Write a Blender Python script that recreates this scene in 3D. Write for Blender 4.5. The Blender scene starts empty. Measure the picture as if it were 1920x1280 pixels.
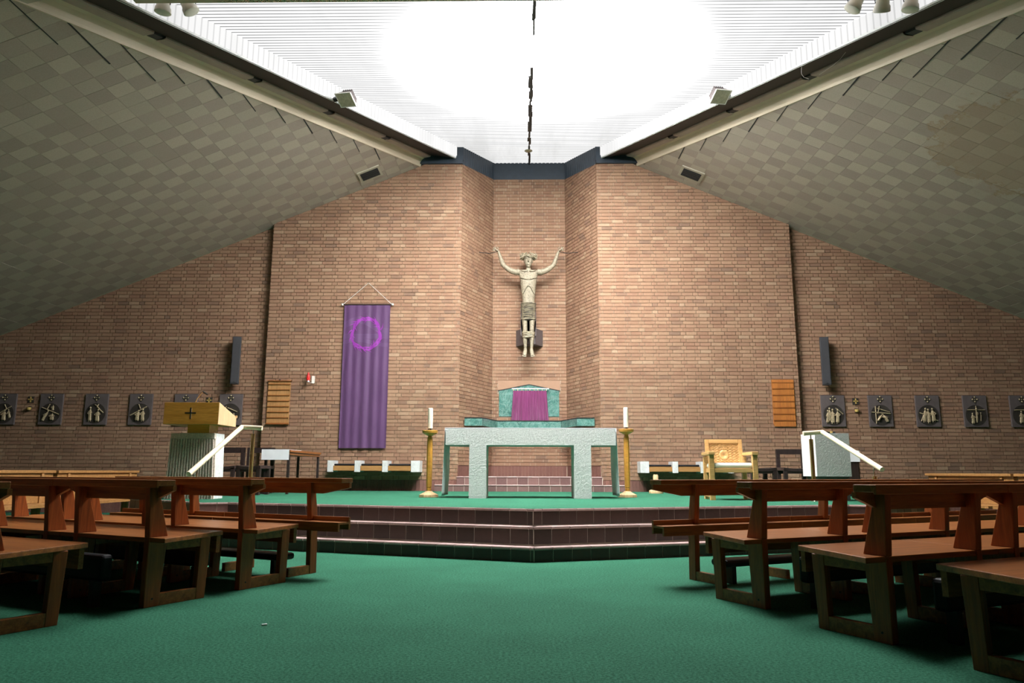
import bpy, math, random
from mathutils import Vector, Matrix
random.seed(7)
C = bpy.context.scene.collection
PI = math.pi
R = math.radians
# ------------------------------------------------------------------ camera, world, light, exposure
sc = bpy.context.scene
cam_d = bpy.data.cameras.new('camera'); cam = bpy.data.objects.new('camera', cam_d); C.objects.link(cam)
cam_d.sensor_width = 36; cam_d.lens = 1390/1920*36; cam_d.clip_end = 100
cam.matrix_world = Matrix.Translation((-.1, 0, .84)) @ Matrix.Rotation(R(.912), 4, 'Z') @ Matrix.Rotation(R(90+9.96), 4, 'X') @ Matrix.Rotation(R(.2), 4, 'Z')
sc.camera = cam
CAMINV = cam.matrix_world.inverted()
w = bpy.data.worlds.new('world'); sc.world = w; w.use_nodes = True
w.node_tree.nodes['Background'].inputs[0].default_value = (.75, .87, 1, 1)
w.node_tree.nodes['Background'].inputs[1].default_value = .3
sc.view_settings.view_transform = 'Standard'; sc.view_settings.look = 'None'
sc.view_settings.gamma = 1; sc.view_settings.use_curve_mapping = False
sc.view_settings.exposure = 0.0
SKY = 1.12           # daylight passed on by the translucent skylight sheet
PAINTED_GLOW = 66        # extra glow painted into the emission round the sheet's middle
sc.cycles.use_denoising = True
sc.cycles.max_bounces = 8; sc.cycles.diffuse_bounces = 3; sc.cycles.sample_clamp_indirect = 8

# ------------------------------------------------------------------ helpers
class MB:
    def __init__(s): s.v = []; s.f = []; s.t = []
    def add(s, vs, fs, tone=None):
        n = len(s.v); s.v += [tuple(p) for p in vs]; s.f += [tuple(i+n for i in f) for f in fs]
        s.t += [tone if tone is not None else .5]*len(fs); return s
    def box(s, x0, x1, y0, y1, z0, z1, tone=None):
        return s.add([(x0,y0,z0),(x1,y0,z0),(x1,y1,z0),(x0,y1,z0),(x0,y0,z1),(x1,y0,z1),(x1,y1,z1),(x0,y1,z1)],
                     [(0,3,2,1),(4,5,6,7),(0,1,5,4),(1,2,6,5),(2,3,7,6),(3,0,4,7)], tone)
    def hexa(s, p, tone=None):   # 8 points, bottom 4 ccw then top 4
        return s.add(p, [(0,3,2,1),(4,5,6,7),(0,1,5,4),(1,2,6,5),(2,3,7,6),(3,0,4,7)], tone)
    def prism(s, poly, a, b, axis='z', tone=None):
        n = len(poly)
        def P(p, h): return {'z': (p[0],p[1],h), 'y': (p[0],h,p[1]), 'x': (h,p[0],p[1])}[axis]
        vs = [P(p,a) for p in poly]+[P(p,b) for p in poly]
        fs = [tuple(range(n))[::-1], tuple(range(n,2*n))]+[(i,(i+1)%n,n+(i+1)%n,n+i) for i in range(n)]
        return s.add(vs, fs, tone)
    def tube(s, pts, r, n=8, cap=True, tone=None, flat=1.0):
        pts = [Vector(p) for p in pts]; rs = r if isinstance(r,(list,tuple)) else [r]*len(pts)
        rings = []; up = None
        for i, p in enumerate(pts):
            d = (pts[min(i+1,len(pts)-1)]-pts[max(i-1,0)]).normalized()
            if up is None:
                up = Vector((0,0,1)) if abs(d.z) < .9 else Vector((0,1,0))
            a = d.cross(up).normalized(); b = a.cross(d).normalized(); up = b
            rings.append([p+a*math.cos(2*PI*k/n)*rs[i]+b*math.sin(2*PI*k/n)*rs[i]*flat for k in range(n)])
        vs = [q for rg in rings for q in rg]; fs = []
        for i in range(len(pts)-1):
            for k in range(n):
                fs.append((i*n+k, i*n+(k+1)%n, (i+1)*n+(k+1)%n, (i+1)*n+k))
        if cap:
            fs.append(tuple(range(n))[::-1]); fs.append(tuple((len(pts)-1)*n+k for k in range(n)))
        return s.add(vs, fs, tone)
    def lathe(s, prof, c=(0,0,0), n=20, tone=None):
        vs = []; fs = []
        for r_, z in prof:
            for k in range(n):
                a = 2*PI*k/n+PI/n; vs.append((c[0]+r_*math.cos(a), c[1]+r_*math.sin(a), c[2]+z))
        m = len(prof)
        for i in range(m-1):
            for k in range(n): fs.append((i*n+k, i*n+(k+1)%n, (i+1)*n+(k+1)%n, (i+1)*n+k))
        fs.append(tuple(range(n))[::-1]); fs.append(tuple((m-1)*n+k for k in range(n)))
        return s.add(vs, fs, tone)
    def grid(s, fn, nu, nv, tone=None):
        vs = [fn(i/nu, j/nv) for j in range(nv+1) for i in range(nu+1)]
        fs = [(j*(nu+1)+i, j*(nu+1)+i+1, (j+1)*(nu+1)+i+1, (j+1)*(nu+1)+i) for j in range(nv) for i in range(nu)]
        return s.add(vs, fs, tone)
    def ball(s, c, rx, ry, rz, n=12, m=8, tone=None):
        prof = [(math.sin(PI*i/m), -math.cos(PI*i/m)) for i in range(m+1)]
        vs = []; fs = []
        for r_, z in prof:
            for k in range(n):
                a = 2*PI*k/n; vs.append((c[0]+rx*r_*math.cos(a), c[1]+ry*r_*math.sin(a), c[2]+rz*z))
        for i in range(m):
            for k in range(n): fs.append((i*n+k, i*n+(k+1)%n, (i+1)*n+(k+1)%n, (i+1)*n+k))
        return s.add(vs, fs, tone)
    def mesh(s, name, m):
        me = bpy.data.meshes.new(name); me.from_pydata(s.v, [], s.f)
        at = me.attributes.new('tone', 'FLOAT', 'FACE'); at.data.foreach_set('value', s.t)
        if m: me.materials.append(m)
        me.update(); return me
    def build(s, name, m, parent=None, smooth=False, bevel=0, loc=None, rz=None):
        me = s.mesh(name, m)
        if smooth:
            for p in me.polygons: p.use_smooth = True
        o = bpy.data.objects.new(name, me); C.objects.link(o)
        if parent: o.parent = parent
        if loc: o.location = loc
        if rz is not None: o.rotation_euler.z = rz
        if bevel:
            b = o.modifiers.new('b', 'BEVEL'); b.width = bevel; b.segments = 2; b.limit_method = 'ANGLE'; b.angle_limit = R(40)
        if smooth:
            try: me.set_sharp_from_angle(angle=R(40))
            except Exception: pass
        return o
def tag(o, label=None, cat=None, group=None, kind=None):
    if label: o['label'] = label
    if cat: o['category'] = cat
    if group: o['group'] = group
    if kind: o['kind'] = kind
    return o
def thing(name, label, cat, loc=(0,0,0), rz=0, group=None):
    o = bpy.data.objects.new(name, None); o.empty_display_size = .1; C.objects.link(o)
    o.location = loc; o.rotation_euler.z = rz
    return tag(o, label, cat, group)
def struct(name, loc=(0,0,0), rz=0, label=None):
    o = bpy.data.objects.new(name, None); C.objects.link(o); o.location = loc; o.rotation_euler.z = rz
    o['kind'] = 'structure'
    if label: o['label'] = label
    return o
def inst(name, me, parent, loc, rz=0, mod=None):
    o = bpy.data.objects.new(name, me); C.objects.link(o); o.parent = parent; o.location = loc
    if rz: o.rotation_euler.z = rz
    return o
KIDS = {}
def copy_tree(o, parent=None):
    c = o.copy(); C.objects.link(c)
    if parent: c.parent = parent
    for ch in list(o.children): copy_tree(ch, c)
    return c
def depthof(p):   # distance in front of the camera, used to choose which pieces are built singly
    q = CAMINV @ Vector(p); return -q.z if q.z < 0 else 99
def inframe(p, m=60):
    q = CAMINV @ Vector(p)
    if q.z > -.2: return False
    x = 960+1390*q.x/-q.z; y = 640-1390*q.y/-q.z
    return -m < x < 1920+m and -m < y < 1280+m

# ------------------------------------------------------------------ materials
def nodes(name):
    m = bpy.data.materials.new(name); m.use_nodes = True; nt = m.node_tree
    return m, nt, nt.nodes['Principled BSDF']
def ramp(nt, fac, stops):
    r = nt.nodes.new('ShaderNodeValToRGB'); e = r.color_ramp.elements
    while len(e) < len(stops): e.new(.5)
    for i, (p, c) in enumerate(stops): e[i].position = p; e[i].color = (*c, 1)
    nt.links.new(fac, r.inputs[0]); return r.outputs[0]
def coord(nt, scale=(1,1,1), kind='Object', rot=(0,0,0)):
    tc = nt.nodes.new('ShaderNodeTexCoord'); mp = nt.nodes.new('ShaderNodeMapping')
    mp.inputs['Scale'].default_value = scale; mp.inputs['Rotation'].default_value = rot
    nt.links.new(tc.outputs[kind], mp.inputs[0]); return mp.outputs[0]
def noise(nt, vec, scale, detail=3, rough=.6, dist=0):
    n = nt.nodes.new('ShaderNodeTexNoise'); n.inputs['Scale'].default_value = scale
    n.inputs['Detail'].default_value = detail; n.inputs['Roughness'].default_value = rough
    n.inputs['Distortion'].default_value = dist
    nt.links.new(vec, n.inputs['Vector']); return n.outputs['Fac']
def bump(nt, bs, h, strength=.3, dist=.01):
    b = nt.nodes.new('ShaderNodeBump'); b.inputs['Strength'].default_value = strength; b.inputs['Distance'].default_value = dist
    nt.links.new(h, b.inputs['Height']); nt.links.new(b.outputs[0], bs.inputs['Normal'])
def mixc(nt, fac, a, b, mode='MIX'):
    m = nt.nodes.new('ShaderNodeMix'); m.data_type = 'RGBA'; m.blend_type = mode
    for sock, val in ((m.inputs[0], fac), (m.inputs[6], a), (m.inputs[7], b)):
        if isinstance(val, (int, float)): sock.default_value = val
        elif isinstance(val, tuple): sock.default_value = (*val, 1)
        else: nt.links.new(val, sock)
    return m.outputs[2]
def plain(name, col, rough=.6, metal=0, var=0, scale=8, bmp=0, bscale=40, spec=None):
    m, nt, bs = nodes(name)
    bs.inputs['Roughness'].default_value = rough; bs.inputs['Metallic'].default_value = metal
    if spec is not None: bs.inputs['Specular IOR Level'].default_value = spec
    v = coord(nt)
    n = noise(nt, v, scale)
    lo = tuple(c*(1-var) for c in col); hi = tuple(min(1,c*(1+var)) for c in col)
    nt.links.new(ramp(nt, n, [(.3, lo), (.7, hi)]), bs.inputs['Base Color'])
    if bmp: bump(nt, bs, noise(nt, v, bscale, 4), bmp, .01)
    return m
def wood(name, dark, light, axis='x', rough=.38, sc_=1.0):
    m, nt, bs = nodes(name)
    s = {'x': (1.2,16,16), 'y': (16,1.2,16), 'z': (16,16,1.2)}[axis]
    v = coord(nt, tuple(a*sc_ for a in s))
    n = noise(nt, v, 1.6, 6, .62, .6); n2 = noise(nt, v, 7, 3, .6)
    c = ramp(nt, n, [(.28, dark), (.72, light)])
    c2 = ramp(nt, n2, [(.3, (.72,.72,.72)), (.65, (1,1,1))])
    nt.links.new(mixc(nt, 1, c, c2, 'MULTIPLY'), bs.inputs['Base Color'])
    bs.inputs['Roughness'].default_value = rough
    bump(nt, bs, n2, .08, .004)
    return m
def mat_brick(name, stops):
    m, nt, bs = nodes(name)
    a = nt.nodes.new('ShaderNodeAttribute'); a.attribute_name = 'tone'
    c = ramp(nt, a.outputs['Fac'], stops)
    v = coord(nt, kind='Object')
    geo = nt.nodes.new('ShaderNodeNewGeometry')
    n = noise(nt, geo.outputs['Position'], 26, 5, .7); n3 = noise(nt, geo.outputs['Position'], .9, 3, .6)
    c = mixc(nt, .55, c, ramp(nt, n, [(.3,(.62,.6,.58)),(.7,(1.15,1.12,1.1))]), 'MULTIPLY')
    c = mixc(nt, .45, c, ramp(nt, n3, [(.35,(.74,.72,.7)),(.65,(1.1,1.1,1.1))]), 'MULTIPLY')
    nt.links.new(c, bs.inputs['Base Color']); bs.inputs['Roughness'].default_value = .82
    bs.inputs['Specular IOR Level'].default_value = .3
    bump(nt, bs, n, .35, .004)
    return m
BRICK_STOPS = [(0,(.18,.115,.08)),(.12,(.22,.135,.09)),(.35,(.275,.155,.098)),(.6,(.305,.182,.114)),(.8,(.345,.216,.136)),(.93,(.385,.26,.17)),(1,(.42,.30,.21))]
M = {}
M['brick'] = mat_brick('brick', BRICK_STOPS)
M['soldier'] = mat_brick('plinth_brick', [(0,(.17,.08,.065)),(.5,(.19,.092,.072)),(1,(.215,.105,.082))])
M['mortar'] = plain('mortar', (.44,.35,.26), .95, var=.2, scale=5, bmp=.2)
M['carpet'] = None
def carpet(name, a, b, c_):
    m, nt, bs = nodes(name)
    v = coord(nt)
    n = noise(nt, v, 70, 4, .85); n2 = noise(nt, v, 1.1, 4, .6); n3 = noise(nt, v, 340, 2, .7)
    c = ramp(nt, n, [(.38, a), (.5, b), (.62, c_)])
    c = mixc(nt, .6, c, ramp(nt, n2, [(.3,(.72,.75,.74)),(.7,(1.12,1.1,1.1))]), 'MULTIPLY')
    c = mixc(nt, .5, c, ramp(nt, n3, [(.3,(.6,.6,.6)),(.7,(1.3,1.3,1.3))]), 'MULTIPLY')
    nt.links.new(c, bs.inputs['Base Color']); bs.inputs['Roughness'].default_value = .95
    bs.inputs['Specular IOR Level'].default_value = .1
    bump(nt, bs, n, .6, .006)
    return m
M['carpet'] = carpet('green_carpet', (.014,.082,.046), (.028,.138,.080), (.058,.21,.128))
M['tile'] = None
def glazed(name, a, b, rough):
    m, nt, bs = nodes(name)
    at = nt.nodes.new('ShaderNodeAttribute'); at.attribute_name = 'tone'
    c = ramp(nt, at.outputs['Fac'], [(0,a),(1,b)])
    geo = nt.nodes.new('ShaderNodeNewGeometry')
    n = noise(nt, geo.outputs['Position'], 30, 4)
    c = mixc(nt, .4, c, ramp(nt, n, [(.3,(.7,.7,.7)),(.7,(1.2,1.2,1.2))]), 'MULTIPLY')
    nt.links.new(c, bs.inputs['Base Color']); bs.inputs['Roughness'].default_value = rough
    return m
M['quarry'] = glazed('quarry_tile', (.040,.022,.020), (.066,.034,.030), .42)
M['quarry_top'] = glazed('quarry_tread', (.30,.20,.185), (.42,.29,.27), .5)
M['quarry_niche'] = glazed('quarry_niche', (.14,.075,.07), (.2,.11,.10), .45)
M['grout'] = plain('grout', (.50,.44,.38), .9, var=.2)
M['grout_dark'] = plain('grout_dark', (.34,.29,.25), .9, var=.2)
def ceil_tile():
    m, nt, bs = nodes('ceiling_tile')
    at = nt.nodes.new('ShaderNodeAttribute'); at.attribute_name = 'tone'
    c = ramp(nt, at.outputs['Fac'], [(0,(.35,.295,.25)),(.45,(.38,.32,.27)),(.55,(.405,.352,.29)),(1,(.45,.39,.32))])
    geo = nt.nodes.new('ShaderNodeNewGeometry')
    n = noise(nt, geo.outputs['Position'], 60, 3, .7)
    c = mixc(nt, .5, c, ramp(nt, n, [(.3,(.8,.8,.8)),(.7,(1.1,1.1,1.1))]), 'MULTIPLY')
    # brown water stain on the right slope, fixed to the boards
    sx = nt.nodes.new('ShaderNodeVectorMath'); sx.operation = 'DISTANCE'; sx.inputs[1].default_value = (7.0, 9.9, 5.3)
    nt.links.new(geo.outputs['Position'], sx.inputs[0])
    n2 = noise(nt, geo.outputs['Position'], 2.6, 5, .7)
    k = nt.nodes.new('ShaderNodeMath'); k.operation = 'MULTIPLY_ADD'; k.inputs[1].default_value = -2.2
    nt.links.new(n2, k.inputs[0]); nt.links.new(sx.outputs['Value'], k.inputs[2])
    st = ramp(nt, k.outputs[0], [(.0,(.35,.35,.35)),(.05,(.7,.7,.7)),(.12,(.12,.12,.12)),(.3,(0,0,0))])
    c = mixc(nt, st, c, (.30,.20,.11))
    nt.links.new(c, bs.inputs['Base Color']); bs.inputs['Roughness'].default_value = .9
    bs.inputs['Specular IOR Level'].default_value = .15
    bump(nt, bs, n, .25, .004)
    return m
M['ctile'] = ceil_tile()
M['cback'] = plain('ceiling_backing', (.42,.38,.30), .9)
M['cgap'] = plain('open_joint', (.02,.02,.02), .9)
M['bench'] = wood('pew_wood', (.15,.045,.011), (.44,.155,.036), 'x', .33)
M['bench_z'] = wood('pew_wood_upright', (.17,.038,.008), (.43,.108,.02), 'z', .36)
M['oak'] = wood('pale_oak', (.30,.14,.04), (.48,.25,.085), 'x', .45)
M['oak_z'] = wood('pale_oak_upright', (.34,.17,.06), (.54,.29,.11), 'z', .45)
M['yoak'] = wood('yellow_oak', (.56,.25,.035), (.80,.41,.075), 'x', .35)
M['ash'] = wood('light_ash', (.70,.44,.22), (.84,.58,.34), 'z', .4)
M['chairwood'] = wood('beech', (.60,.33,.11), (.80,.47,.19), 'x', .42)
M['rail'] = plain('cream_rail_wood', (.84,.70,.50), .35, var=.06)
M['brass'] = plain('brass', (.78,.56,.28), .25, 1)
M['chrome'] = plain('chrome', (.8,.8,.8), .2, 1)
M['darkwood'] = wood('stained_wood', (.018,.012,.011), (.045,.028,.026), 'z', .4)
M['pad'] = plain('black_vinyl', (.008,.008,.010), .5, var=.3, spec=.25)
M['cloth'] = plain('white_cloth', (.82,.83,.86), .85, var=.03)
M['cushion'] = plain('cream_cushion', (.86,.82,.74), .85, var=.03)
M['candle'] = plain('wax', (.85,.80,.66), .5, var=.03)
M['speaker'] = plain('speaker_grey', (.03,.03,.034), .55, var=.1)
M['navedark'] = plain('nave_boarding', (.06,.045,.03), .8, var=.1)
M['nave_brick'] = plain('nave_brick', (.16,.10,.07), .9, var=.2)
M['slate'] = plain('slate_panel', (.105,.085,.083), .7, var=.15)
M['black'] = plain('black_metal', (.012,.012,.013), .5)
M['darkblue'] = plain('dark_blue_trim', (.022,.036,.052), .5, var=.15)
M['white'] = plain('white_paint', (.86,.87,.86), .6, var=.02)
M['offwhite'] = plain('off_white', (.74,.71,.64), .6, var=.04)
M['beige'] = plain('beige_boarding', (.52,.44,.32), .6, var=.05, scale=2)
M['pinkgrey'] = plain('batten_cover', (.36,.28,.25), .55, var=.04)
M['darkbrown'] = plain('dark_soffit', (.013,.009,.008), .6, var=.1)
M['relief'] = plain('bronze_relief', (.50,.40,.25), .5, .35, var=.3, scale=30)
M['reliefdark'] = plain('dark_disc', (.04,.034,.028), .55, .2, var=.2)
M['gold'] = plain('gold_paint', (.70,.50,.16), .4, .4, var=.1)
M['red'] = plain('red_glass', (.70,.03,.03), .25, var=.1)
M['lens'] = plain('lamp_glass', (.46,.42,.30), .15, var=.2, scale=20)
def stone(name, a, b, sc1, bs_, dist):
    m, nt, bs = nodes(name); v = coord(nt)
    n = noise(nt, v, sc1, 5, .75); n2 = noise(nt, v, sc1*3, 4, .7)
    c = ramp(nt, n, [(.3,a),(.6,b)])
    nt.links.new(mixc(nt, .5, c, ramp(nt, n2, [(.35,(.75,.75,.75)),(.65,(1.1,1.1,1.1))]), 'MULTIPLY'), bs.inputs['Base Color'])
    bs.inputs['Roughness'].default_value = .9
    bump(nt, bs, n, bs_, dist)
    return m
M['altar'] = stone('bush_hammered_stone', (.58,.575,.56), (.86,.85,.83), 80, 1.0, .012)
M['ribstone'] = stone('aggregate_concrete', (.42,.34,.28), (.82,.70,.60), 45, .7, .012)
M['conc'] = stone('smooth_concrete', (.50,.51,.50), (.64,.65,.64), 12, .2, .01)
def marble():
    m, nt, bs = nodes('green_marble'); v = coord(nt)
    n = noise(nt, v, 5, 6, .7, 1.5); n2 = noise(nt, v, 3.2, 8, .75, 3)
    c = ramp(nt, n, [(.3,(.025,.085,.07)),(.5,(.07,.19,.16)),(.7,(.14,.30,.26))])
    vein = ramp(nt, n2, [(.47,(0,0,0)),(.5,(.5,.5,.5)),(.53,(0,0,0))])
    nt.links.new(mixc(nt, vein, c, (.38,.52,.47)), bs.inputs['Base Color']); bs.inputs['Roughness'].default_value = .22
    return m
M['marble'] = marble()
def fabric(name, a, b, scale=3):
    m, nt, bs = nodes(name); v = coord(nt, (6,6,.6))
    n = noise(nt, v, scale, 4)
    nt.links.new(ramp(nt, n, [(.3,a),(.7,b)]), bs.inputs['Base Color']); bs.inputs['Roughness'].default_value = .6
    bs.inputs['Sheen Weight'].default_value = .3
    return m
M['purple'] = fabric('purple_satin', (.062,.018,.078), (.092,.032,.112))
M['purple_band'] = fabric('pale_purple_print', (.085,.032,.11), (.10,.042,.125))
M['magenta'] = fabric('magenta_print', (.20,.014,.25), (.25,.02,.31))
M['plum'] = fabric('plum_curtain', (.15,.014,.085), (.23,.035,.15))
def statue_mat():
    m, nt, bs = nodes('crease_shaded_bronze')
    geo = nt.nodes.new('ShaderNodeNewGeometry')
    n = noise(nt, coord(nt), 30, 6, .8)
    pt = ramp(nt, geo.outputs['Pointiness'], [(.44,(.05,.05,.05)),(.5,(.8,.8,.8)),(.56,(1.1,1.1,1.1))])  # shade in the creases painted into the colour
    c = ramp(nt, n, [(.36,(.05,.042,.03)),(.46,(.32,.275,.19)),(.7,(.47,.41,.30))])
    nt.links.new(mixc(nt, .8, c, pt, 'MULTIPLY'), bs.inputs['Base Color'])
    bs.inputs['Roughness'].default_value = .6; bs.inputs['Metallic'].default_value = .15
    bump(nt, bs, n, .5, .006)
    return m
M['statue'] = statue_mat()
M['statue2'] = plain('pale_bronze', (.38,.33,.23), .6, .15, var=.3, scale=30, bmp=.3)
def sheet_mat():
    # translucent ribbed roof sheet: passes daylight, with rib shading and dirt put into its glow
    m = bpy.data.materials.new('translucent_sheet'); m.use_nodes = True; nt = m.node_tree; nt.nodes.clear()
    out = nt.nodes.new('ShaderNodeOutputMaterial'); em = nt.nodes.new('ShaderNodeEmission')
    at = nt.nodes.new('ShaderNodeAttribute'); at.attribute_name = 'tone'
    geo = nt.nodes.new('ShaderNodeNewGeometry')
    mp = nt.nodes.new('ShaderNodeMapping'); mp.inputs['Scale'].default_value = (1.1,.14,.14)
    nt.links.new(geo.outputs['Position'], mp.inputs[0])
    n = noise(nt, mp.outputs[0], 1.5, 4, .6)
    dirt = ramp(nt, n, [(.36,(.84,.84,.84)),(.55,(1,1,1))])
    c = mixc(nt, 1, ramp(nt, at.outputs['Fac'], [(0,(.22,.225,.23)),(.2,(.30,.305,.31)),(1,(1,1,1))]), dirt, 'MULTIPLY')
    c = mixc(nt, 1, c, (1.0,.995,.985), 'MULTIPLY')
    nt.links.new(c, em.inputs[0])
    # daylight through the sheet: even light, plus a bright oval painted into the emission
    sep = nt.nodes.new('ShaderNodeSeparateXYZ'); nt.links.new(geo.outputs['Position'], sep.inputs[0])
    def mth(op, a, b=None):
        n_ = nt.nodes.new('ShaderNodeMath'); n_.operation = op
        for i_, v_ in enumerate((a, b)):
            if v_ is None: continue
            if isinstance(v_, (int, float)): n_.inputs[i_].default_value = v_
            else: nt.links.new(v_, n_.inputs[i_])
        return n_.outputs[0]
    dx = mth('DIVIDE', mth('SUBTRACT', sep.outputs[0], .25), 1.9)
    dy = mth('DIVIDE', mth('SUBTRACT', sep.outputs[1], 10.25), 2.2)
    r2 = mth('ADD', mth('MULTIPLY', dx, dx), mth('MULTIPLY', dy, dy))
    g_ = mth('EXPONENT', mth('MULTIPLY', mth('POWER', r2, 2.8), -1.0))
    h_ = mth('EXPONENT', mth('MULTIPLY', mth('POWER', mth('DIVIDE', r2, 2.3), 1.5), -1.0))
    nt.links.new(mth('ADD', mth('ADD', mth('MULTIPLY', g_, PAINTED_GLOW), mth('MULTIPLY', h_, 1.1)), SKY), em.inputs[1])
    nt.links.new(em.outputs[0], out.inputs[0])
    return m
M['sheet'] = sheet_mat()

# ------------------------------------------------------------------ geometry constants
S = .4187; Z0 = 8.26            # roof slopes z = Z0 - S*|x|, level along y
PZ = .453                       # platform height
def roof(x): return Z0 - S*abs(x)
def clip(poly, a, b, c):        # keep a*x+b*z <= c
    out = []
    for i in range(len(poly)):
        p, q = poly[i], poly[(i+1) % len(poly)]
        dp = a*p[0]+b*p[1]-c; dq = a*q[0]+b*q[1]-c
        if dp <= 0: out.append(p)
        if (dp < 0 < dq) or (dq < 0 < dp):
            t = dp/(dp-dq); out.append((p[0]+t*(q[0]-p[0]), p[1]+t*(q[1]-p[1])))
    return out

# ------------------------------------------------------------------ floor and platform
struct_floor = MB().box(-13.6, 13.6, -6, 15.6, -.2, 0).build('floor', M['carpet']); struct_floor['kind'] = 'structure'
TONES = [i/11 for i in range(12)]
BR = {}
def brick_mesh(kind, L, H, D, m):
    for i, t in enumerate(TONES):
        b = MB(); e = .003
        b.add([(-L/2,-D,-H/2),(L/2,-D,-H/2),(L/2,-D,H/2),(-L/2,-D,H/2),
               (-L/2,.004,-H/2),(L/2,.004,-H/2),(L/2,.004,H/2),(-L/2,.004,H/2)],
              [(0,1,2,3),(1,5,6,2),(4,0,3,7),(3,2,6,7),(4,5,1,0)], t)
        BR[(kind,i)] = b.mesh(kind, m)
brick_mesh('stretcher', .216, .0655, .018, M['brick'])
brick_mesh('header', .1035, .0655, .018, M['brick'])
brick_mesh('soldier', .0715, .218, .012, M['soldier'])
def tone_pick(rng):
    r_ = rng.random()
    if r_ < .05: return rng.choice([1,2,2])
    if r_ < .88: return rng.choice([4,5,5,6,6,7,7,8])
    return rng.choice([8,9,10])
def brick_wall(name, origin, rz, length, z0, top, soldier_z=None, skip=None, holes=(), maxsingle=300, phase=0, back=.22, label=None, sk_edge=.004):
    """top: list of (a,b,c) half planes a*x+b*z<=c in wall coordinates; bricks laid in monk bond (two stretchers, one header)"""
    rng = random.Random(name)
    root = struct(name, (origin[0], origin[1], 0), rz, label)
    mat_w = Matrix.Translation((origin[0], origin[1], 0)) @ Matrix.Rotation(rz, 4, 'Z')
    poly = [(sk_edge,-.1 if z0 < .1 else z0-.3),(length-sk_edge,-.1 if z0 < .1 else z0-.3),(length-sk_edge,9),(sk_edge,9)]
    for h in top: poly = clip(poly, *h)
    MB().prism(poly, 0, back, 'y').build('mortar_backing', M['mortar'], root)
    items = []; stuff = MB(); sold = []
    z = z0; row = 0
    if soldier_z is not None:
        n = int(length/.075)
        for k in range(n+1):
            x0 = k*.075+.005; x1 = min(x0+.065, length)
            if x1-x0 < .03: continue
            if skip and skip((x0+x1)/2, soldier_z+.11): continue
            sold.append(((x0+x1)/2, soldier_z+.1125, x1-x0))
        z = soldier_z+.225
    pat = [.225, .225, .1125]
    while z < 9:
        off = -(((row % 2)*.28125 + (rng.choice([0,0,.1125]) if row % 7 == 6 else 0) + phase) % .5625)
        x = off; k = 0
        done = True
        while x < length:
            wd = pat[k % 3]; k += 1
            x0 = max(x+.005, 0); x1 = min(x+wd-.005, length); x += wd
            for (hx0,hx1,hz0,hz1) in holes:
                if z+.07 > hz0 and z < hz1:
                    if x0 < hx0 < x1: x1 = hx0-.004
                    elif x0 < hx1 < x1: x0 = hx1+.004
                    elif x0 >= hx0 and x1 <= hx1: x1 = x0
            if x1-x0 < .008: continue
            q = [(x0,z+.005),(x1,z+.005),(x1,z+.07),(x0,z+.07)]
            p2 = q
            for h in top: p2 = clip(p2, *h)
            if len(p2) < 3: continue
            done = False
            cx, cz = (x0+x1)/2, z+.0375
            if skip and skip(cx, cz): continue
            full = (p2 == q) and (abs(x1-x0-.215) < .001 or abs(x1-x0-.1025) < .001)
            t = tone_pick(rng)
            if full: items.append((cx, cz, 'stretcher' if x1-x0 > .15 else 'header', t))
            else: stuff.prism(p2, -.018, .004, 'y', TONES[t])
        if done: break
        z += .075; row += 1
    def dd(it): 
        p = mat_w @ Vector((it[0], 0, it[1])); return depthof(p) + (0 if inframe(p) else 50) - (1.0 if it[2] == 'stretcher' else 0)
    items.sort(key=dd)
    for n, it in enumerate(items):
        dep = -.0005*rng.random()*6
        if n < maxsingle: inst('brick', BR[(it[2], it[3])], root, (it[0], dep, it[1]))
        else:
            L = .1075 if it[2] == 'stretcher' else .05125
            stuff.prism([(it[0]-L,it[1]-.0325),(it[0]+L,it[1]-.0325),(it[0]+L,it[1]+.0325),(it[0]-L,it[1]+.0325)], -.018+dep, .004, 'y', TONES[it[3]])
    if stuff.v: tag(stuff.build('brickwork', M['brick'], root), kind='stuff')
    for cx, cz, wd in sold:
        if abs(wd-.065) < .002: inst('plinth_brick', BR[('soldier', rng.randrange(12))], root, (cx, 0, cz))
    return root
XL, XR = -5.396, 5.459          # outer edges of the brick tower
NL, NR = -1.415, 1.452          # mouth of the niche
BL, BRr = -.812, .866           # back corners of the niche
brick_wall('wall_front_left', (XL, 15.0), 0, NL-XL, PZ, [(0,1,7.333), (-S,1,Z0+S*XL)], soldier_z=PZ)
brick_wall('wall_front_right', (NR, 15.0), 0, XR-NR, PZ, [(0,1,7.333), (S,1,Z0-S*NR)], soldier_z=PZ, phase=.2)
brick_wall('wall_left_outer', (-12.6, 15.17), 0, -5.3+12.6, 0, [(-S,1,Z0-S*12.6)], soldier_z=0)
brick_wall('wall_right_outer', (5.36, 15.17), 0, 12.6-5.36, 0, [(S,1,Z0-S*5.36)], soldier_z=0, phase=.3)
nl = math.hypot(BL-NL, 1.4); nr = math.hypot(NR-BRr, 1.4)
brick_wall('wall_niche_left', (NL, 15.0), math.atan2(1.4, BL-NL), nl, .74, [(-.145,1,7.333)], soldier_z=.74)
brick_wall('wall_niche_right', (BRr, 16.4), math.atan2(-1.4, NR-BRr), nr, .74, [(.145,1,7.553)], soldier_z=.74, phase=.1)
brick_wall('wall_niche_back', (BL, 16.4), 0, BRr-BL, .74, [(0,1,7.553)], soldier_z=.74, holes=[(-.645-BL,.685-BL,2.04,2.60),(-.67-BL,.71-BL,2.60,2.838)], phase=.15)

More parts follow.
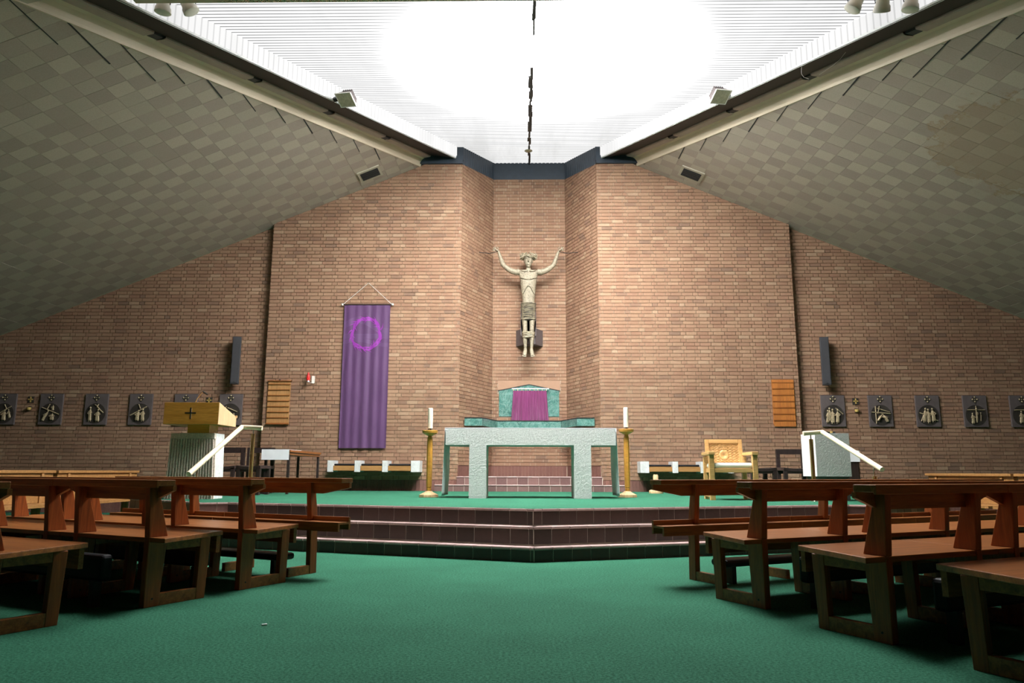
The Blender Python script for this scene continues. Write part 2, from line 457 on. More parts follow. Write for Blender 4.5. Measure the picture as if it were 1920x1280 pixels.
# platform with three tiled steps, splayed either side of a central corner
SL = .36
def tile_run(root, p, q, z0, z1, first, tw, name, rng, mat, tread=True, split=True):
    """one course of riser tiles from p to q plus the tread tiles along its nosing"""
    d = Vector((q[0]-p[0], q[1]-p[1])); L = d.length; a = math.atan2(d.y, d.x)
    x = -first
    while x < L-.01:
        x0 = max(x+.0035, 0); x1 = min(x+tw-.0035, L); x += tw
        if x1-x0 < .02: continue
        key = (name, round(x1-x0, 3), round(z1-z0, 3), rng.randrange(4))
        if key not in BR:
            t = key[3]/3; wd, hh = key[1], z1-z0
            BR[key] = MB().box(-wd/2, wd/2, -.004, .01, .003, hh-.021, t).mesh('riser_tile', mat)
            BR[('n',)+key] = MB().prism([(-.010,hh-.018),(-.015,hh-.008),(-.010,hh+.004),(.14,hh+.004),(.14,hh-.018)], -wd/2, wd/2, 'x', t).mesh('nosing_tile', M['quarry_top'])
        c = (p[0]+d.x/L*(x0+x1)/2, p[1]+d.y/L*(x0+x1)/2, z0)
        inst('riser_tile', BR[key], root, c, a)
        if tread: inst('nosing_tile', BR[('n',)+key], root, c, a)
plat = struct('platform', label='green carpeted sanctuary platform with tiled steps')
rng = random.Random(3)
AL, AR = (-3.72, 7.9+SL*3.72), (3.86, 7.9+SL*3.86)
WL, WR = (-4.02, AL[1]-.12), (4.2, AR[1]-.12)
CL, CR = (-5.62, 10.55), (5.75, 10.5)
top_poly = [(0,7.9), AR, WR, CR, (5.75,14.99), (-5.62,14.99), CL, WL, AL]
MB().prism(top_poly, .0, PZ-.018, 'z').build('platform_core', M['grout_dark'], plat)
def inset(poly, d):
    n = len(poly); out = []
    for i in range(n):
        a = Vector(poly[i-1]); b = Vector(poly[i]); c = Vector(poly[(i+1) % n])
        n1 = Vector((-(b-a).y, (b-a).x)).normalized(); n2 = Vector((-(c-b).y, (c-b).x)).normalized()
        k = (n1+n2); k = k/(1+n1.dot(n2))
        out.append((b.x+k.x*d, b.y+k.y*d))
    return out
ip = inset(top_poly, .055)
MB().prism([(p[0], min(p[1], 14.985)) for p in ip], PZ-.03, PZ+.006, 'z').build('carpet_top', M['carpet'], plat)
def steps(y_off, z0, z1, name):
    pl = (AL[0]-.35, 7.9-y_off+SL*(-AL[0]+.35)); pr = (AR[0]+.4, 7.9-y_off+SL*(AR[0]+.4)); ap = (0, 7.9-y_off)
    core = [ap, pr, (pr[0], pr[1]+.9), (0, 8.2), (pl[0], pl[1]+.9), pl]
    MB().prism(core, 0, z1-.018, 'z').build(name, M['grout'], plat)
    for a, b in ((pl, ap), (ap, pr)): tile_run(plat, a, b, z0, z1, rng.random()*.1, .197, 'riser', rng, M['quarry'])
Z1, Z2 = .128, .295
for yy, za, zb in ((7.9,Z2,PZ),(7.59,Z1,Z2),(7.24,0,Z1)):
    MB().box(-.004, .004, yy-.006, yy+.01, za, zb-.02).build('corner_joint', M['grout'], plat)
tile_run(plat, AL, (0,7.9), Z2, PZ, .05, .197, 'riser', rng, M['quarry'])
tile_run(plat, (0,7.9), AR, Z2, PZ, .1, .197, 'riser', rng, M['quarry'])
steps(.31, Z1, Z2, 'step_core')
steps(.66, 0, Z1, 'step_core')
for a, b in ((WL, AL), (CL, WL), (AR, WR), (WR, CR), ((-5.62,14.9), CL), (CR, (5.75,14.9))):
    for z0, z1 in ((0,.15),(.15,.302),(.302,PZ)):
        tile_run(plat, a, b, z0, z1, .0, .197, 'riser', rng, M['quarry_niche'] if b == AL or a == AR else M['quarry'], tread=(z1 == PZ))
# small tiled steps up to the niche
nst = struct('niche_steps', label='two low tiled steps at the foot of the niche')
for (yy, za, zb, hw) in ((14.72, PZ, .585, 1.86), (14.96, .585, .742, 1.45)):
    MB().prism([(-hw+.02,yy),(hw+.02,yy),(hw+.02,14.999) if yy < 14.9 else (1.43,14.999),(-hw+.02,14.999) if yy < 14.9 else (-1.40,14.999)], za-.01, zb-.018, 'z').build('step_core', M['grout'], nst)
    tile_run(nst, (-hw+.02,yy), (hw+.02,yy), za, zb, .05, .21, 'niche_riser', rng, M['quarry_niche'])
MB().prism([(-1.40,15.0),(1.43,15.0),(.86,16.39),(-.80,16.39)], .4, .742, 'z').build('niche_floor', M['quarry_top'], nst)

# ------------------------------------------------------------------ ceilings: square acoustic tiles laid checkerwise
def beamx(y): return 2.32+.43*(15-y)
CT = {}
for i in range(8):
    CT[i] = MB().box(-.1448, .1448, -.1345, .1345, 0, .012, i/7).mesh('ceiling_tile', M['ctile'])
def ceiling(name, sg, label):
    root = struct(name, label=label)
    # backing board
    pts = [(sg*2.32,15.3),(sg*13.6,15.3),(sg*13.6,-6),(sg*4.75,-6),(sg*4.75,7.5),(sg*5.6,7.35)]
    b = MB(); n = len(pts)
    vs = [(x,y,roof(x)) for x,y in pts]+[(x,y,roof(x)+.1) for x,y in pts]
    b.add(vs, [tuple(range(n)), tuple(range(n,2*n))[::-1]]+[(i,(i+1)%n,n+(i+1)%n,n+i) for i in range(n)])
    b.build('ceiling_board', M['cback'], root)
    rg = random.Random(name); cells = []; st = MB(); gap = MB()
    th = math.atan(S)
    ang = -sg*th
    rm = Matrix.Rotation(-ang*-1, 4, 'Y')
    for i in range(-3, 37):
        for j in range(0, 36):
            x = 2.99+.27*(i+.5); y = 15.08-.272*(j+.5)
            lim = beamx(y)
            if x+.135 < lim or x > 12.8: continue
            hw = .1335; x0 = x-hw
            par = (i+j) % 2
            t = (rg.choice([0,1,2,3]) if par else rg.choice([4,5,6,7]))
            if rg.random() < (.06 if y > 11 else .22): t = rg.randrange(8)
            drop = .004+rg.random()*.004
            P = (sg*x, y, roof(x))
            if j == 0 or x-.135 < lim+.06:      # cut tiles along the beam and the wall
                y0, y1 = y-.1345, min(y+.1345, 15.0 if x < 5.43 else 15.165)
                q = clip([(x-.1335,y0),(x+.1335,y0),(x+.1335,y1),(x-.1335,y1)], -1, -.43, -(2.32+.43*15))
                if len(q) > 2:
                    if sg < 0: q = q[::-1]
                    m = len(q)
                    vs = [(sg*a, b_, roof(a)-drop) for a, b_ in q]+[(sg*a, b_, roof(a)+.001) for a, b_ in q]
                    st.add(vs, [tuple(range(m))[::-1]]+[(k,(k+1)%m,m+(k+1)%m,m+k) for k in range(m)], t/7)
            else: cells.append((depthof(P)+(0 if inframe(P) else 50), x, y, t, drop))
    cells.sort()
    for n, (d_, x, y, t, drop) in enumerate(cells):
        if n < 300:
            o = inst('ceiling_tile', CT[t], root, (sg*x, y, roof(x)-drop))
            o.rotation_euler = (0, sg*th, 0)
        else:
            vs = [(sg*(x-.1335), y-.1345), (sg*(x+.1335), y-.1345), (sg*(x+.1335), y+.1345), (sg*(x-.1335), y+.1345)]
            if sg < 0: vs = vs[::-1]
            V = [(a, b_, roof(a)-drop) for a, b_ in vs]+[(a, b_, roof(a)+.001) for a, b_ in vs]
            st.add(V, [(3,2,1,0)]+[(k,(k+1)%4,4+(k+1)%4,4+k) for k in range(4)], t/7)
    tag(st.build('tile_field', M['ctile'], root), kind='stuff')
    # open dark joints where boards have slipped beside the beam
    for k in range(0, 12):
        x = 2.99+.27*k; y1 = 15-(x-2.32)/.43
        if y1 < 6.3: break
        wd = .006 if k % 3 else .009
        ln = .55 if k < 8 else .9
        v_ = [(sg*(x-wd),y1),(sg*(x+wd),y1),(sg*(x+wd),min(y1+ln,14.9)),(sg*(x-wd),min(y1+ln,14.9))]
        gap.add([(a,b_,roof(a)-.0095) for a,b_ in v_]+[(a,b_,roof(a)) for a,b_ in v_], [(0,1,2,3),(4,7,6,5),(0,4,5,1),(1,5,6,2),(2,6,7,3),(3,7,4,0)])
    gap.build('open_joint', M['cgap'], root)
    return root
ceiling('ceiling_left', -1, 'left ceiling slope of square grey-beige tiles')
ceiling('ceiling_right', 1, 'right ceiling slope of square grey-beige tiles with a water stain')
# flat ceiling over the nave behind the skylight, seen only from other places
o = MB().box(-4.8, 4.8, -6, 7.5, 6.27, 6.4).build('ceiling_nave', M['navedark']); o['kind'] = 'structure'
# closing walls outside the frame
for nm, bx in (('wall_left', (-13.8,-13.5,-6,15.6,-.1,8.5)), ('wall_right', (13.5,13.8,-6,15.6,-.1,8.5)), ('wall_back', (-13.8,13.8,-6.2,-5.9,-.1,8.5)), ('wall_far', (-13.8,13.8,16.75,16.95,-.1,9))):
    o = MB().box(*bx).build(nm, M['nave_brick']); o['kind'] = 'structure'
for sx in (-1, 1):
    o = MB().box(min(sx*12.5,sx*13.6), max(sx*12.5,sx*13.6), 15.17, 15.4, -.1, 8.5).build('wall_return', M['mortar']); o['kind'] = 'structure'

# ------------------------------------------------------------------ roof beams, kerbs, skylight
def beam(name, sg, label):
    root = struct(name, label=label)
    def pt(o_, z, y):      # o_: metres inwards of the ceiling edge, z above that edge
        X = beamx(y)-o_; return (sg*X, y, roof(beamx(y))+z)
    Y0, Y1 = 14.99, 7.0
    def strip(prof, nm, m, y0=Y0, y1=Y1, smooth=False, n=1):
        b = MB()
        for k in range(n):
            ya = y0+(y1-y0)*k/n; yb = y0+(y1-y0)*(k+1)/n
            for (a, c) in zip(prof[:-1], prof[1:]):
                q = [pt(*a, ya), pt(*a, yb), pt(*c, yb), pt(*c, ya)]
                b.add(q if sg > 0 else q[::-1], [(0,1,2,3)])
        return b.build(nm, m, root, smooth=smooth)
    strip([(-.05,.02),(-.01,-.012),(.012,-.008),(.02,.03),(.045,.09),(.085,.145),(.14,.185),(.18,.2),(.18,.27)], 'cove_boarding', M['beige'])
    L = (Y0-Y1)/5
    for k in range(5):
        ya = Y0-.02-L*k; yb = ya-L+.16
        strip([(.11,.21),(.12,.172),(.245,.196),(.26,.215),(.26,.3)], 'batten_cover', M['pinkgrey'], ya, yb)
        if k < 4: strip([(.13,.21),(.14,.185),(.235,.21),(.24,.28)], 'batten_joint', M['speaker'], yb, yb-.14)
    strip([(.17,.25),(.80,.157),(.80,.17)], 'soffit', M['darkbrown'])
    strip([(.782,.160),(.79,.153),(.80,.162),(.80,.195)], 'edge_trim', M['white'])
    # ribbed white kerb under the edge of the roof sheet
    b = MB(); n = int((Y0-Y1)/.0465)
    prev = None
    for k in range(n+1):
        y = Y0-.0465*k
        d = .012 if k % 2 else -.012
        zt = 7.715-.178*(15-y)-roof(beamx(y))+.03
        cur = (pt(.80+d, .19, y), pt(.80+d, zt, y))
        if prev:
            q = [prev[0], cur[0], cur[1], prev[1]]; b.add(q if sg > 0 else q[::-1], [(0,1,2,3)])
        prev = cur
    b.t = [.85 if k % 2 else .62 for k in range(len(b.f))]; b.build('ribbed_kerb', M['sheet'], root)  # rib shading: every other facet dimmed in the emission
    # closing board above the soffit, hidden from below
    strip([(-.6,.6),(.9,.75)], 'cover_board', M['darkbrown'])
    return root
beam('beam_left', -1, 'left sloping roof beam beside the skylight')
beam('beam_right', 1, 'right sloping roof beam beside the skylight')
sky = struct('window_1', label='skylight of white translucent ribbed sheeting')
def skz(y): return 7.715-.178*(15-y)
b = MB(); P_ = .091
y = 16.42; prof = []
while y > 7.5:
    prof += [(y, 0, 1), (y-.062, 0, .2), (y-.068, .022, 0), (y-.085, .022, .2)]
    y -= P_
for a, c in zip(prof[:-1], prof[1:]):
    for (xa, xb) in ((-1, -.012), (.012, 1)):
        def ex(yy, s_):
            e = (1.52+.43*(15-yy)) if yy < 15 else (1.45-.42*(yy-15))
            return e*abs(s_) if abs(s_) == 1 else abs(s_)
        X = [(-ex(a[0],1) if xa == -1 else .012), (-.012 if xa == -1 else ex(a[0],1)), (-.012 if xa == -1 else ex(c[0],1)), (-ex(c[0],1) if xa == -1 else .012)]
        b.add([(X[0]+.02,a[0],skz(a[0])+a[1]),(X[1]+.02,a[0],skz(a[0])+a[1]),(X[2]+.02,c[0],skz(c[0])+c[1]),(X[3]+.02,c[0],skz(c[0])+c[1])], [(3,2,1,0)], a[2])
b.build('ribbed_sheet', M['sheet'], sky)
b = MB(); rg = random.Random(5)
y = 16.3
while y > 8.4:
    L = .12+rg.random()*.3; wd = .012+.03*rg.random()*(1 if y < 14.5 else .4); dx = rg.uniform(-.012,.012)
    if not (10.2 < y < 10.7 or 9.2 < y < 9.9):
        b.box(.02+dx-wd, .02+dx+wd, y-L, y, skz(y-L)-.012, skz(y-L)-.004)
    y -= L
b.build('centre_seam', M['speaker'], sky)
b = MB(); b.add([(-6,16.6,skz(16.6)+.14),(6,16.6,skz(16.6)+.14),(6,7.2,skz(7.2)+.14),(-6,7.2,skz(7.2)+.14)], [(0,1,2,3)])
b.build('outer_weather_sheet', M['white'], sky)
# trims round the niche head: ribbed dark blue metal
tr = struct('trim_1', label='dark blue ribbed metal trim round the top of the niche')
def ribbed(p, q, zb0, zb1, zt0, zt1, ax, m=M['darkblue']):
    b = MB(); L = math.hypot(q[0]-p[0], q[1]-p[1]); n = max(2, int(L/.045)); dx, dy = (q[0]-p[0])/L, (q[1]-p[1])/L
    nx, ny = dy, -dx; prev = None
    for k in range(n+1):
        s = k/n; d = ax*(.012 if k % 2 else 0)+.006
        x_, y_ = p[0]+dx*L*s+nx*d, p[1]+dy*L*s+ny*d
        cur = ((x_,y_,zb0+(zb1-zb0)*s), (x_,y_,zt0+(zt1-zt0)*s+(0 if k % 2 else .02)))
        if prev: b.add([prev[0],cur[0],cur[1],prev[1]], [(0,1,2,3)])
        prev = cur
    return b.build('ribbed_fascia', m, tr)
ribbed((NL,14.985), (BL,16.385), 7.32, 7.55, 7.74, 7.97, 1)
ribbed((BL,16.385), (BRr,16.385), 7.55, 7.55, 7.95, 7.95, 0)
ribbed((BRr,16.385), (NR,14.985), 7.55, 7.32, 7.97, 7.74, 1)
for x0, x1 in ((-2.36,NL+.01), (NR-.01,2.4)):
    MB().box(x0, x1, 14.93, 15.2, 7.325, 7.50).build('head_board', M['darkblue'], tr)
for x0, x1 in ((-1.56,NL+.02), (NR-.02,1.60)):
    MB().box(x0, x1, 14.95, 15.0, 7.4, 7.735).build('end_box', M['darkblue'], tr)
# cross beam where the skylight ends
o = MB().box(-4.6, 4.6, 7.45, 7.72, 6.165, 6.45).build('beam_cross', M['beige'], bevel=.01); tag(o, 'beige cross beam carrying the spotlights', kind='structure')

# ------------------------------------------------------------------ pews
PL = 1.07
def pew(name, label, group, skew=0.0, first=False, light=False):
    """one two-post pew; +x end is the aisle end, y runs towards the altar, origin at the aisle end of the seat's rear edge"""
    t = thing(name, label, 'pew', group=group)
    wx, wz = (M['oak'], M['oak_z']) if light else (M['bench'], M['bench_z'])
    L = PL; D = .62
    MB().hexa([(-L,0,.395),(0,0,.395),(-skew,D,.395),(-L,D,.395),(-L,0,.425),(0,0,.425),(-skew,D,.425),(-L,D,.425)]).build('seat', wx, t, bevel=.004)
    MB().hexa([(-L+.02,D-.05,.28),(-skew-.0,D-.05,.28),(-skew-.0,D-.02,.28),(-L+.02,D-.02,.28),(-L+.02,D-.05,.395),(-skew-.0,D-.05,.395),(-skew-.0,D-.02,.395),(-L+.02,D-.02,.395)]).build('front_board', wx, t)
    for x in (-.165, -.165-.73):
        # tapering back post, wide at the seat
        b = MB(); a, c = x-.024, x+.024
        b.hexa([(a,-.005,0),(c,-.005,0),(c,.10,0),(a,.10,0),(a,-.005,.425),(c,-.005,.425),(c,.13,.425),(a,.13,.425)])
        b.hexa([(a,-.005,.425),(c,-.005,.425),(c,.13,.425),(a,.13,.425),(a,-.03,.76),(c,-.03,.76),(c,.03,.76),(a,.03,.76)])
        b.build('back_post', wz, t, bevel=.004)
        MB().box(x-.02, x+.02, .10, .40, 0, .075).build('foot_rail', wx, t, bevel=.003)
        MB().hexa([(x-.022,.38,0),(x+.022,.38,0),(x+.022,.45,0),(x-.022,.45,0),(x-.022,.39,.395),(x+.022,.39,.395),(x+.022,.47,.395),(x-.022,.47,.395)]).build('front_leg', wz, t, bevel=.003)
        MB().box(x-.018, x+.018, .13, .40, .34, .395).build('seat_bearer', wx, t)
        b = MB().tube([(x+.02,.05,.05),(x+.027,.05,.05)], .006, 8); b.build('dowel', M['black'], t)
    return t, wx
def pew_back(t, wx, x0=-PL, x1=0, ov=.165):
    # book ledge with a tapering apron under it
    MB().box(x0, x1, -.075, .045, .745, .782).build('book_ledge', wx, t, bevel=.004)
    MB().box(x0, x1, -.09, -.072, .735, .782).build('ledge_lip', wx, t, bevel=.003)
    MB().prism([(x0,.745),(x1,.745),(x1,.715),(x1-ov,.655),(x0+ov,.655),(x0,.715)], .03, .055, 'y').build('apron', wx, t)
def desk(label, group):
    t = thing('prayer_desk', label, 'pew', group=group); wx, wz = M['bench'], M['bench_z']
    L = 1.44
    for x in (-.41, -1.13):
        a, c = x-.024, x+.024
        MB().hexa([(a,.10,0),(c,.10,0),(c,.18,0),(a,.18,0),(a,.09,.44),(c,.09,.44),(c,.17,.44),(a,.17,.44)]).hexa([(a,.09,.44),(c,.09,.44),(c,.17,.44),(a,.17,.44),(a,.06,.75),(c,.06,.75),(c,.12,.75),(a,.12,.75)]).build('back_post', wz, t, bevel=.004)
        MB().box(x-.02, x+.02, -.14, .10, 0, .07).build('foot_rail', wx, t, bevel=.003)
    MB().box(-L, 0, .0, .14, .745, .782).build('book_ledge', wx, t, bevel=.004)
    MB().prism([(-L,.745),(0,.745),(0,.705),(-.28,.655),(-L+.28,.655),(-L,.705)], .10, .125, 'y').build('apron', wx, t)
    MB().box(-L, 0, -.02, .11, .415, .432).box(-L, 0, .11, .13, .37, .47).box(-L, 0, -.02, .0, .36, .415).build('lower_shelf', wx, t)
    return t
def pew_mirror(o):
    for ch in o.children:
        me = ch.data.copy(); me.transform(Matrix.Scale(-1, 4, (1,0,0))); me.flip_normals(); ch.data = me
protoA, wx = pew('pew', None, None, skew=.2); pew_back(protoA, wx)
protoB, wx = pew('pew', None, None); pew_back(protoB, wx)
protoD = desk(None, None)
ROWW = ['second', 'third', 'fourth']; POSW = ['at the aisle', 'next to the aisle one', 'third from the aisle', 'fourth from the aisle']
MIR = {}
used = set()
def place(proto, key, loc, rz, label, group, side):
    k = (key, side)
    if k not in MIR:
        o = copy_tree(proto)
        if side > 0: pew_mirror(o)
        MIR[k] = o; c = o
    else: c = copy_tree(MIR[k])
    c.location = loc; c.rotation_euler.z = rz
    c['label'] = label; c['group'] = group; c['category'] = 'pew'
    return c
RA = R(27)
ROWS = {-1: [((-2.0,5.42),3),((-2.32,4.70),3),((-2.74,3.78),2)], 1: [((1.28,4.80),4),((1.60,3.84),3),((1.93,2.98),3)]}
for side in (-1, 1):
    sn = 'left' if side < 0 else 'right'
    base = (-1.576,6.10) if side < 0 else (.96,5.84)
    for k in range(2 if side < 0 else 3):
        loc = (base[0]+side*math.cos(RA)*1.45*k, base[1]+math.sin(RA)*1.45*k, 0)
        place(protoD, 'D', loc, -RA if side < 0 else RA, 'seatless wooden prayer desk, front row of the %s block, %s' % (sn, POSW[k]), 'prayer desks before the steps', side)
    for r_, (an, n) in enumerate(ROWS[side]):
        for k in range(n):
            loc = (an[0]+side*math.cos(RA)*PL*k*1.003, an[1]+math.sin(RA)*PL*k*1.003, 0)
            place(protoA if k == 0 else protoB, 'A' if k == 0 else 'B', loc, -RA if side < 0 else RA,
                  'reddish brown wooden pew, %s row of the %s block, %s' % (ROWW[r_], sn, POSW[k]), 'wooden pews facing the sanctuary', side)
for p in (protoA, protoB, protoD):
    for ch in list(p.children): bpy.data.objects.remove(ch)
    bpy.data.objects.remove(p)
# kneelers: padded black boards in front of each row
def kneeler(loc, rz, L, label, z=.12, up=False):
    t = thing('kneeler', label, 'kneeler', loc, rz, 'black padded kneelers')
    if up: 
        MB().box(0, L, -.03, .05, z, z+.16).build('pad', M['pad'], t, bevel=.02)
        for x in (.1, L-.1): MB().box(x-.02, x+.02, -.02, .04, 0, z).build('support', M['black'], t)
    else:
        MB().box(0, L, -.09, .09, z, z+.055).build('pad', M['pad'], t, bevel=.022)
        for x in (.12, L-.12): MB().box(x-.02, x+.02, -.04, .04, 0, z).build('support', M['black'], t)
    return t
for side in (-1, 1):
    sn = 'left' if side < 0 else 'right'; cs, sn_ = math.cos(RA), math.sin(RA)
    def kp(an, s, v):   # s along the row away from the aisle, v towards the altar
        x = an[0]+side*cs*s-side*sn_*v; y = an[1]+sn_*s+cs*v
        return x, y
    base = (-1.576,6.10) if side < 0 else (.96,5.84)
    for (an, s, v, L, up, nm) in ((base,.42,-.13,1.75,False,'behind the front shelves of the %s block' % sn), (ROWS[side][0][0],.36,-.13,1.5,True,'folded up behind the second row of the %s block' % sn), (ROWS[side][1][0],.36,-.13,1.4,True,'folded up behind the third row of the %s block' % sn)):
        x, y = kp(an, s if side > 0 else s+L, v)
        kneeler((x, y, 0), RA if side > 0 else -RA, L, 'black padded kneeler '+nm, .13 if not up else .16, up)
# pale side pews along the outer sides of the room
for sx in (-1, 1):
    sn = 'left' if sx < 0 else 'right'
    for k, y0 in enumerate((8.3, 10.6)):
        t = thing('side_pew', 'pale oak pew with a solid back at the far %s, %s' % (sn, ('nearer the viewer','nearer the end wall')[k]), 'pew', (sx*6.75, y0, 0), 0, 'pale pews at the sides')
        MB().box(-.03, .03, 0, 2.2, .40, .80).build('back_panel', M['oak'], t)
        MB().box(-.08, .06, -.02, 2.22, .80, .838).build('top_rail', M['oak'], t, bevel=.004)
        MB().box(min(0,-sx*.42), max(0,-sx*.42), 0, 2.2, .36, .395).build('seat', M['oak'], t)
        for yy in (.25, 1.95):
            MB().box(-.05, .05, yy-.025, yy+.025, 0, .8).build('post', M['oak_z'], t)
            MB().box(-sx*.36-.03, -sx*.36+.03, yy-.025, yy+.025, 0, .36).build('leg', M['oak_z'], t)

# ------------------------------------------------------------------ altar
alt = thing('altar', 'rough white stone altar table standing at the centre of the platform', 'altar', (0, 10.95, PZ))
def rough(o, st, sc_, vox=None, sub=4, mid=.5):
    s_ = o.modifiers.new('s', 'SUBSURF'); s_.subdivision_type = 'SIMPLE'; s_.levels = s_.render_levels = sub
    tx = bpy.data.textures.new('t', 'CLOUDS'); tx.noise_scale = sc_; tx.noise_depth = 3
    d = o.modifiers.new('d', 'DISPLACE'); d.texture = tx; d.strength = st; d.mid_level = mid; d.texture_coords = 'LOCAL'
def slabgrid(x0, x1, y0, y1, z0, z1, st):   # box subdivided to near-square cells
    b = MB(); nx, ny, nz = [max(1, int(round((q-p)/st))) for p, q in ((x0,x1),(y0,y1),(z0,z1))]
    import bmesh
    idx = {}
    def V(i,j,k):
        if (i,j,k) not in idx:
            idx[(i,j,k)] = len(b.v); b.v.append((x0+(x1-x0)*i/nx, y0+(y1-y0)*j/ny, z0+(z1-z0)*k/nz))
        return idx[(i,j,k)]
    def F(*q): b.f.append(q); b.t.append(.5)
    for i in range(nx):
        for j in range(ny): F(V(i,j,0),V(i,j+1,0),V(i+1,j+1,0),V(i+1,j,0)); F(V(i,j,nz),V(i+1,j,nz),V(i+1,j+1,nz),V(i,j+1,nz))
    for i in range(nx):
        for k in range(nz): F(V(i,0,k),V(i+1,0,k),V(i+1,0,k+1),V(i,0,k+1)); F(V(i,ny,k),V(i,ny,k+1),V(i+1,ny,k+1),V(i+1,ny,k))
    for j in range(ny):
        for k in range(nz): F(V(0,j,k),V(0,j,k+1),V(0,j+1,k+1),V(0,j+1,k)); F(V(nx,j,k),V(nx,j+1,k),V(nx,j+1,k+1),V(nx,j,k+1))
    return b
def displace(b, amp, seed=0, sc_=26):
    from mathutils import noise as mn
    nv = []
    for v in b.v:
        p = Vector(v)*sc_+Vector((seed, seed*2, 0)); d = mn.noise_vector(p)
        nv.append((v[0]+d.x*amp*.6, v[1]+d.y*amp, v[2]+d.z*amp*.6))
    b.v = nv; return b
displace(slabgrid(-1.245, 1.25, 0, .78, .772, 1.012, .02), .003, 1, 48).build('table_slab', M['altar'], alt)
for x0 in (-.894, .636): displace(slabgrid(x0, x0+.25, .0, .66, .0, .78, .02), .003, 2, 48).build('leg', M['altar'], alt)
cl = thing('altar_cloth', 'white cloth runner over the altar hanging to the floor at both ends', 'cloth', (0, 10.97, PZ))
def clothend(sg):
    def f(u, v):
        y = .03+u*.70; z = 1.018-v*.98
        x = 1.262+.008*math.sin(u*9+v*3)+.03*v*v+.012*math.sin(u*17)*v
        return (sg*x, y, z)
    b = MB().grid(f, 20, 20)
    o = b.build('hanging_end', M['cloth'], cl, smooth=True); s_ = o.modifiers.new('s', 'SOLIDIFY'); s_.thickness = .004
clothend(-1); clothend(1)
MB().box(-1.262, 1.262, .03, .73, 1.020, 1.026).build('top_cloth', M['cloth'], cl)
# candlesticks and candles
def candlestick(x, y, ztop, label, clabel):
    t = thing('candlestick', label, 'candlestick', (x, y, PZ), 0, 'tall candlesticks beside the altar')
    h = ztop-PZ
    MB().lathe([(.145,0),(.15,.01),(.145,.045),(.06,.085),(.05,.10)], n=8).build('base', M['ash'], t)
    MB().lathe([(.036,.10),(.038,.14),(.033,.145),(.042,.16),(.046,.6),(.042,h-.14),(.03,h-.08)], n=8).build('shaft', M['yoak'], t)
    MB().lathe([(.03,h-.085),(.06,h-.07),(.112,h-.04),(.118,h-.005),(.105,h),(.0,h)], n=20).build('dish', M['yoak'], t, smooth=True)
    MB().lathe([(.034,h-.005),(.034,h+.03),(.0,h+.03)], n=16).build('cup', M['chrome'], t, smooth=True)
    c = thing('candle', clabel, 'candle', (x, y, ztop+.03), 0, 'altar candles')
    MB().lathe([(.037,0),(.037,.30),(.03,.308),(.01,.30)], n=18).build('wax_body', M['candle'], c, smooth=True)
    MB().tube([(0,0,.298),(.002,0,.318)], .003, 6).build('wick', M['black'], c)
candlestick(-1.52, 11.32, 1.455, 'tall wooden candlestick on the floor left of the altar', 'thick cream candle on the stick left of the altar')
candlestick(1.50, 11.66, 1.50, 'tall wooden candlestick on the floor right of the altar', 'thick cream candle on the stick right of the altar')
t = thing('candle_stand', 'short pale wooden stand on the carpet right of the altar', 'stand', (2.33, 13.9, PZ))
MB().lathe([(.125,0),(.13,.02),(.125,.055),(.06,.09)], n=20).build('base', M['ash'], t, smooth=True)
MB().lathe([(.042,.088),(.045,.10),(.05,.13),(.046,.14),(.049,.32),(.04,.345),(.0,.345)], n=14).build('post', M['ash'], t, smooth=True)

# ------------------------------------------------------------------ niche: ledge, marble alcove, curtain, figure
led = thing('marble_ledge', 'green marble ledge with splayed front across the niche', 'shelf', (0, 0, 0))
pl = [(-1.30,15.12),(-.945,15.12),(-.66,16.05),(.70,16.05),(.985,15.12),(1.34,15.12),(1.33,15.25),(.96,16.15),(.85,16.37),(-.80,16.37),(-.9,16.15),(-1.28,15.25)]
MB().prism(pl, 1.76, 1.915, 'z').build('slab', M['marble'], led)
MB().prism([(a,b_-.012 if b_ < 16.1 else b_) for a, b_ in pl], 1.915, 1.93, 'z').build('top_edge', M['black'], led)
tab = thing('marble_alcove', 'green marble panel with a low gabled top set in the brick niche', 'panel', (0, 0, 0))
MB().prism([(-.645,2.04),(.685,2.04),(.685,2.605),(.02,2.735),(-.645,2.605)], 16.375, 16.40, 'y').build('marble_panel', M['marble'], tab)
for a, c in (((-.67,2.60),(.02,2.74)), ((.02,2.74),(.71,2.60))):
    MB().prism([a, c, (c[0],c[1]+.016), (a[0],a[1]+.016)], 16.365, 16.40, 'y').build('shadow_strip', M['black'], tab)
    MB().prism([(a[0],a[1]+.018), (c[0],c[1]+.018), (c[0],2.84), (a[0],2.84-.02*(a[0] != .02)*0)], 16.383, 16.40, 'y').build('lintel', M['lintel'] if 'lintel' in M else M.setdefault('lintel', plain('smooth_lintel', (.34,.205,.13), .8, var=.08)), tab)
cu = thing('curtain', 'plum pleated curtain on a white rod before the marble alcove', 'curtain', (.04, 16.30, 0))
def cf(u, v):
    x = -.385+.77*u+(.5-v)*.04*(u-.5)*-2
    A = .022*(.35+.65*v)
    y = 1.4*A*math.sin(u*2*PI*9+1.5*math.sin(u*9))+.012*math.sin(u*31)*v
    return (x*(1+.03*v), y, 2.60-.665*v)
b = MB().grid(cf, 150, 10); o = b.build('pleated_cloth', M['plum'], cu, smooth=True)
MB().tube([(-.40,.0,2.645),(.42,.0,2.645)], .011, 8).build('rod', M['white'], cu)
for k in range(9):
    MB().tube([(-.36+.09*k,-.0,2.64),(-.36+.09*k,-.004,2.60)], .006, 6).build('ring', M['brass'], cu)

bx = thing('wall_bracket', 'dark angular block on the niche wall behind the figure', 'bracket', (.03, 16.4, 3.78))
MB().prism([(-.30,-.02),(-.13,-.34),(.13,-.34),(.30,-.02)], -.18, .18, 'z').build('block', M['slate'], bx)

